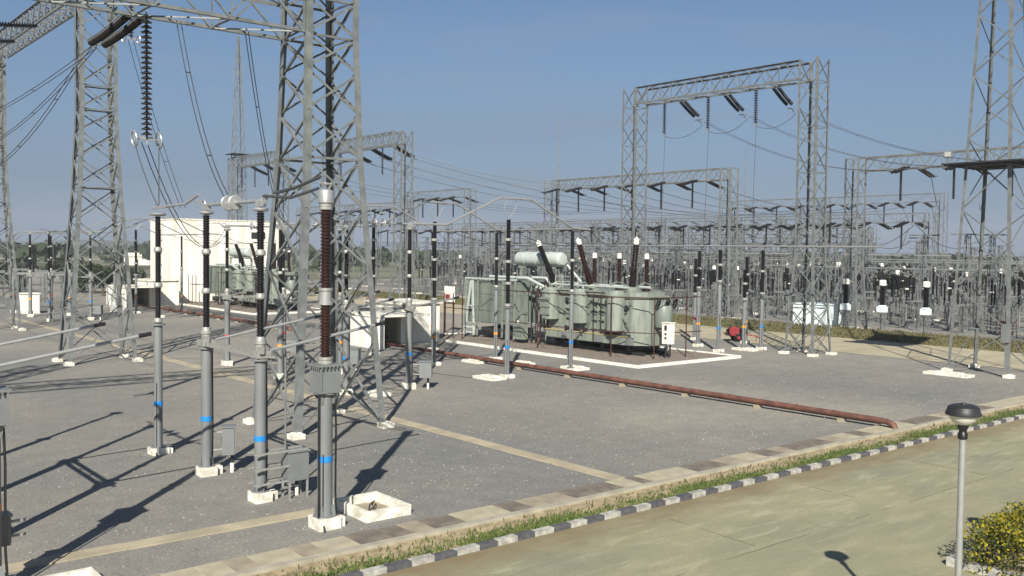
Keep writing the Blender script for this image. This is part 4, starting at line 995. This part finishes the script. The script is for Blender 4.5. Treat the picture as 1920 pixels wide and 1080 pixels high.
# equipment of the low yard: each apparatus a single mesh copy, several types
def eq_mesh(kind):
    m = MB()
    if kind in ('post','cvt'): m.lathe([(.1,.1),(.1,2.5)],8)
    else:
        for sx in (-1,1):
            for sy in (-1,1): m.bar((sx*.26,sy*.26,0),(sx*.18,sy*.18,2.5),.05)
        for z0, z1 in ((.2,1.35),(1.35,2.45)):
            for s in (-1,1): m.bar((-.24,s*.24,z0),(.2,s*.2,z1),.03); m.bar((s*.24,.24,z0),(s*.2,-.2,z1),.03)
    m.box((0,0,.06),(.6,.6,.2),3 if kind == 'ct' else 0); m.box((0,0,2.55),(.6,.6,.1))
    if kind == 'post':
        m.lathe(sheds(.08,.125,2.62,4.9,14),8,(0,0,0),(0,0,1),1); m.lathe([(.18,3.7),(.2,3.75),(.18,3.82)],8,(0,0,0),(0,0,1),2); m.lathe([(.14,4.9),(.14,5.05)],8); m.bar((-.7,0,5.1),(.7,0,5.1),.07)
    if kind == 'ct':
        m.box((0,0,2.9),(.6,.6,.55),3); m.lathe([(.36,3.15),(.26,3.3)],10,(0,0,0),(0,0,1),3); m.lathe(sheds(.17,.26,3.3,5.2,14),10,(0,0,0),(0,0,1),1); m.lathe([(.24,5.2),(.27,5.25),(.27,5.65),(.16,5.75)],10,(0,0,0),(0,0,1),2)
    if kind == 'cvt':
        m.box((0,0,2.8),(.5,.5,.4)); m.lathe(sheds(.09,.14,3.0,5.4,15),8,(0,0,0),(0,0,1),1); m.lathe([(.1,5.4),(.14,5.45),(.14,5.6),(.08,5.7)],8)
    if kind == 'iso':
        m.bar((-1.2,0,2.62),(1.2,0,2.62),.16)
        for x in (-1.1,1.1): m.lathe(sheds(.07,.115,2.7,4.7,13),8,(x,0,0),(0,0,1),1); m.lathe([(.12,4.7),(.14,4.8)],8,(x,0,0))
        m.bar((-1.1,0,4.85),(-.1,0,5.5),.07); m.bar((1.1,0,4.85),(.1,0,4.9),.07)
    return m
ET = {}
for kd in ('post','ct','cvt','iso'): ET[kd] = eq_mesh(kd).mesh({'post':'post_insulator','ct':'current_transformer','cvt':'voltage_transformer','iso':'disconnector'}[kd], [STEELF, PORCB, WHITE, STEELF], False)
NM = {'post':('post_insulator','black post insulator on a lattice stand in the low switchyard','post insulator','low switchyard post insulators'),
      'ct':('current_transformer','white based instrument transformer on a stand in the low switchyard','current transformer','low switchyard instrument transformers'),
      'cvt':('voltage_transformer','white capped voltage transformer on a stand in the low switchyard','voltage transformer','low switchyard voltage transformers'),
      'iso':('disconnector','twin column disconnector on a stand in the low switchyard','disconnector','low switchyard disconnectors')}
rows = [(90,'iso'),(101,'iso'),(111,'cvt'),(117,'iso'),(136,'iso'),(148,'iso'),(158,'cvt'),(85.5,'iso'),(88,'post'),(91.5,'cvt'),(95,'iso'),(98.2,'post'),(104,'ct'),(108,'iso'),(113,'post'),(121,'cvt'),(126,'post'),(132,'iso'),(141,'ct'),(145,'post'),(151,'cvt'),(163,'iso'),(172,'post')]
rnd = random.Random(11)
for X, kd in rows:
    y = max(26, .36*X) + rnd.uniform(0,3)
    while y < min(176, 62+X*.78):
        if rnd.random() < .84 and not (X < 90 and 47 < y < 56):
            nm, lb, ctg, gp = NM[kd]; o = far_obj(nm, ET[kd], (X+rnd.uniform(-.1,.1), y, 0), 0, lb, ctg, gp); o.scale = (1,1,rnd.choice((.92,1,1.06)))
        y += rnd.choice((3.6,3.8,4.2,4.6))
# slender lattice masts that carry the low buses
q = MB()
for sx in (-1,1):
    for sy in (-1,1): q.bar((sx*.42,sy*.42,0),(sx*.16,sy*.16,8.2),.06)
for k_ in range(8):
    a0, a1 = .42-.26*k_/8, .42-.26*(k_+1)/8; z0, z1 = 1.02*k_, 1.02*(k_+1); f_ = 1 if k_ % 2 else -1
    for s in (-1,1): q.bar((-f_*a0,s*a0,z0),(f_*a1,s*a1,z1),.035); q.bar((s*a0,-f_*a0,z0),(s*a1,f_*a1,z1),.035)
q.bar((-.1,-1.5,8.15),(-.1,1.5,8.15),.12); LM = q.mesh('lattice_support', STEELF)
for X in (86.3,89.2,94,97,103,107,112.5,116,122,127,133,139,146,153,161):
    y = 30 + .28*(X-84) + rnd.uniform(0,4)
    while y < min(176, 62+X*.8):
        if rnd.random() < .8: far_obj('lattice_support', LM, (X+rnd.uniform(-.2,.2),y,0), 0, 'slender tapering lattice support in the low switchyard', 'support', 'low switchyard lattice supports').scale = (1,1,rnd.choice((.7,.8,.9,1,1.1)))
        y += rnd.choice((6.5,7.5,9))
for k_ in range(34):
    X0 = rnd.choice((86,92,100,108,118,128)); y0 = rnd.uniform(40,150); span((X0,y0,rnd.uniform(7,11)),(X0+rnd.choice((8,10,16,20)),y0+rnd.uniform(-3,14),rnd.uniform(6.5,10.5)),rnd.uniform(.4,1.2),'short slack wire between low switchyard supports','short low wires')
# the three larger white headed transformers just past the bank
mm_ = eq_mesh('ct'); BIG = mm_.mesh('current_transformer', [STEELF, PORCB, WHITE, SHED], False)
for i, (y, lb) in enumerate(((47.6,'leftmost large white headed instrument transformer just past the bank'),(44.0,'middle large white headed instrument transformer just past the bank'),(40.0,'rightmost large white headed instrument transformer just past the bank'))):
    o = far_obj('current_transformer', BIG, (79.5,y,-.5), 0, lb, 'current transformer', 'white headed transformers past the bank'); o.scale = (1.15,1.15,.92)
for i in range(9):
    far_obj('disconnector', ET['iso'], (20+4.4*(i % 3), 112+9*(i//3), 0), 0, 'twin column disconnector in the far left yard', 'disconnector', 'far left yard equipment').scale = (1.2,1.2,1.5)

# ------------------------------------------------------------------ far land
def ridge(pts, thick, base=-2):
    m = MB(); n = len(pts)
    for (x0,y0,h0),(x1,y1,h1) in zip(pts, pts[1:]):
        d0 = V((x0,y0,0)).normalized()*thick; d1 = V((x1,y1,0)).normalized()*thick
        m.add([(x0,y0,base),(x1,y1,base),(x0+d0.x*.5,y0+d0.y*.5,h0),(x1+d1.x*.5,y1+d1.y*.5,h1),(x0+d0.x,y0+d0.y,base),(x1+d1.x,y1+d1.y,base)], [(0,1,3,2),(2,3,5,4)])
    return m
rnd = random.Random(3); pts = []
for i in range(90):
    a = R(2 + i*1.05); h = 8 + 3*math.sin(i*.31)+2*math.sin(i*.83+1)+rnd.uniform(-.5,.5) + (5 if 66 < i < 74 else 0)
    pts.append((1500*math.cos(a), 1500*math.sin(a), max(5,h)))
struct('hills', ridge(pts, 500), HILL)
def crown(m, c, r, h, n, rnd, size):
    lobes = [(rnd.uniform(-.5,.5)*r, rnd.uniform(-.5,.5)*r, h*rnd.uniform(.45,.85), r*rnd.uniform(.4,.65)) for _ in range(6)]
    for _ in range(n):
        lx, ly, lz, lr = rnd.choice(lobes); d = V((rnd.gauss(0,1),rnd.gauss(0,1),rnd.gauss(0,.8))).normalized()*lr*rnd.uniform(.7,1.05)
        p = V(c)+V((lx,ly,lz))+d; a = V((rnd.gauss(0,1),rnd.gauss(0,1),rnd.gauss(0,1))).normalized(); b = a.orthogonal().normalized(); e = a.cross(b); s = size*rnd.uniform(.6,1.3)
        m.add([p-b*s, p+e*s*.6, p+b*s, p-e*s*.6],[(0,1,2,3)])
def tree_mesh(seed, r, h, n, size):
    rr = random.Random(seed); c = MB(); crown(c,(0,0,0),r,h,n,rr,size); t_ = MB(); t_.tube([(0,0,0),(.1,.05,h*.35),(0,.1,h*.6)],[.25,.18,.1],6)
    for k in range(4): a = rr.uniform(0,6.28); t_.tube([(0,.05,h*.35),(math.cos(a)*r*.5,math.sin(a)*r*.5,h*.7)],[.1,.04],5)
    return c.mesh('crown', TREE), t_.mesh('trunk', bpy.data.materials['bark'])
TM = [tree_mesh(20+i, 2.6, 5.0, 700, .3) for i in range(4)]
def tree(x, y, s, label, group):
    t = thing('tree', (x,y,-.05), label, 'tree', group); me = random.choice(TM); t.scale = (s,s,s*random.uniform(.8,1.1)); t.rotation_euler = (0,0,random.uniform(0,6))
    for nm, q in (('crown',me[0]),('trunk',me[1])): o = bpy.data.objects.new(nm, q); COL.objects.link(o); o.parent = t
random.seed(21)
for i in range(34): tree(random.uniform(14,50), random.uniform(136,190), random.uniform(.55,.9), 'dark leafy tree at the far edge of the left yard', 'trees beyond the far left yard')
for i in range(95):
    d = random.uniform(196,250); a = R(random.uniform(12,60) if i < 60 else random.uniform(15,42))
    if i >= 60: d = random.uniform(150,200); tree(d*math.cos(a), d*math.sin(a), random.uniform(.55,1.0), 'dark leafy tree beyond the distant switchyard', 'trees beyond the switchyard')
fw = MB(); rr = random.Random(8)
for i in range(420):
    a = R(rr.uniform(4,98)); d = rr.uniform(300,1000); crown(fw,(d*math.cos(a),d*math.sin(a),-.3),rr.uniform(5,9),rr.uniform(3.5,5.5 if a < R(68) else 8),46,rr,1.9)
tag(fw.build('far_woodland', TREE), 'far dark belt of trees along the horizon', None, None, 'stuff')
# pale ploughed fields and a few far white houses
for i,(d,a0,a1,w) in enumerate(((250,73,84,14),(330,70,86,26),(520,66,90,40),(300,20,36,22),(420,15,40,30))):
    m = MB(); n = 10
    for k_ in range(n):
        t0, t1 = R(a0+(a1-a0)*k_/n), R(a0+(a1-a0)*(k_+1)/n); e = d+w+6*math.sin(k_+i)
        m.add([(d*math.cos(t0),d*math.sin(t0),-.03+.004*i),(e*math.cos(t0),e*math.sin(t0),-.03+.004*i),(e*math.cos(t1),e*math.sin(t1),-.03+.004*i),(d*math.cos(t1),d*math.sin(t1),-.03+.004*i)],[(0,3,2,1)])
    struct('field', m, TANROAD if i % 2 == 0 else DRYG)
for i,(x,y) in enumerate(((117,357),)):
    t = thing('farm_house', (x,y,0), 'tiny white house far beyond the left yard', 'house', None, .4*i)
    m = MB(); m.box((0,0,1.6),(8,5,3.2)); m.build('wall', WALLW, t)
    m = MB(); m.add([(-4.3,-2.8,3.2),(4.3,-2.8,3.2),(4.3,2.8,3.2),(-4.3,2.8,3.2),(-4.3,0,4.6),(4.3,0,4.6)],[(0,1,5,4),(2,3,4,5),(0,4,3),(1,2,5),(3,2,1,0)]); m.build('roof', FOOT, t)
    m = MB(); m.box((-1,-2.52,1.1),(1,.06,2.0)); m.build('door', DARK, t)

# ------------------------------------------------------------------ air
USE_HAZE = True
if USE_HAZE:
    hz = MB(); hz.box((170,170,22.5),(1900*1.2,1900*1.2,48.4)); hm = bpy.data.materials.new('haze'); hm.use_nodes = True; nt = hm.node_tree; nt.nodes.clear()
    out = nt.nodes.new('ShaderNodeOutputMaterial'); pv = nt.nodes.new('ShaderNodeVolumePrincipled'); pv.inputs['Density'].default_value = .0003; pv.inputs['Color'].default_value = (.86,.9,.96,1); pv.inputs['Anisotropy'].default_value = .0
    nt.links.new(pv.outputs[0], out.inputs['Volume']); o = hz.build('haze', hm); tag(o, 'thin pale haze over the whole yard', None, None, 'stuff')

# ------------------------------------------------------------------ light, sky, camera
FA = R(50.3); SUN_EL, SUN_TRAVEL = R(33.7), R(50.3-3.2)
sd = bpy.data.lights.new('sun', 'SUN'); sd.energy = 5.0; sd.angle = R(.53); sd.color = (1,.95,.86)
so = bpy.data.objects.new('sun', sd); COL.objects.link(so)
dv = V((math.cos(SUN_TRAVEL)*math.cos(SUN_EL), math.sin(SUN_TRAVEL)*math.cos(SUN_EL), -math.sin(SUN_EL)))
so.rotation_euler = dv.to_track_quat('-Z','Y').to_euler(); so.location = (-20,-20,40)
W = bpy.data.worlds.new('World'); S.world = W; W.use_nodes = True; nt = W.node_tree; bg_ = nt.nodes['Background']
sk = nt.nodes.new('ShaderNodeTexSky'); sk.sky_type = 'NISHITA'; sk.sun_disc = False; sk.sun_elevation = SUN_EL; sk.sun_rotation = math.atan2(-dv.x, -dv.y)
sk.air_density = 1.0; sk.dust_density = .35; sk.ozone_density = 4.0; sk.altitude = 300
tc = nt.nodes.new('ShaderNodeTexCoord'); mp = nt.nodes.new('ShaderNodeMapping'); mp.inputs['Scale'].default_value = (1.6,1.6,13); mp.inputs['Rotation'].default_value = (.12,.1,.4)
nz = nt.nodes.new('ShaderNodeTexNoise'); nz.inputs['Scale'].default_value = 1.6; nz.inputs['Detail'].default_value = 5; nz.inputs['Roughness'].default_value = .5
cr = nt.nodes.new('ShaderNodeValToRGB'); cr.color_ramp.elements[0].position = .47; cr.color_ramp.elements[0].color = (0,0,0,1); cr.color_ramp.elements[1].position = .72; cr.color_ramp.elements[1].color = (.5,.5,.5,1)
mx = nt.nodes.new('ShaderNodeMix'); mx.data_type = 'RGBA'; mx.inputs[7].default_value = (4.2,4.6,5.4,1)
nt.links.new(tc.outputs['Generated'], mp.inputs[0]); nt.links.new(mp.outputs[0], nz.inputs['Vector']); nt.links.new(nz.outputs['Fac'], cr.inputs[0]); nt.links.new(cr.outputs[0], mx.inputs[0])
sx = nt.nodes.new('ShaderNodeSeparateXYZ'); nt.links.new(tc.outputs['Generated'], sx.inputs[0])
mr = nt.nodes.new('ShaderNodeMapRange'); mr.interpolation_type = 'SMOOTHSTEP'; mr.inputs[1].default_value = -.02; mr.inputs[2].default_value = .30; mr.inputs[3].default_value = .9; mr.inputs[4].default_value = .0
nt.links.new(sx.outputs['Z'], mr.inputs[0])
mh = nt.nodes.new('ShaderNodeMix'); mh.data_type = 'RGBA'; mh.inputs[7].default_value = (2.0,2.85,4.5,1); nt.links.new(mr.outputs[0], mh.inputs[0])   # dusty lower air
nt.links.new(sk.outputs[0], mx.inputs[6]); nt.links.new(mx.outputs[2], mh.inputs[6]); nt.links.new(mh.outputs[2], bg_.inputs['Color']); bg_.inputs['Strength'].default_value = .05
cd = bpy.data.cameras.new('camera'); cd.sensor_width = 36; cd.lens = 36*1780/1920; cd.clip_end = 6000; cd.clip_start = .1
co = bpy.data.objects.new('camera', cd); COL.objects.link(co); S.camera = co
pt = math.atan(70/1780); ro = .012
f = V((math.cos(FA)*math.cos(pt), math.sin(FA)*math.cos(pt), -math.sin(pt))); r_ = V((math.sin(FA), -math.cos(FA), 0)); u_ = r_.cross(f)
r2 = r_*math.cos(ro)+u_*math.sin(ro); u2 = u_*math.cos(ro)-r_*math.sin(ro)
M = Matrix(((r2.x,u2.x,-f.x,0),(r2.y,u2.y,-f.y,0),(r2.z,u2.z,-f.z,7.0),(0,0,0,1))); co.matrix_world = M
S.view_settings.view_transform = 'Standard'; S.view_settings.look = 'None'; S.view_settings.exposure = 0.65; S.view_settings.gamma = 1
S.cycles.volume_bounces = 0
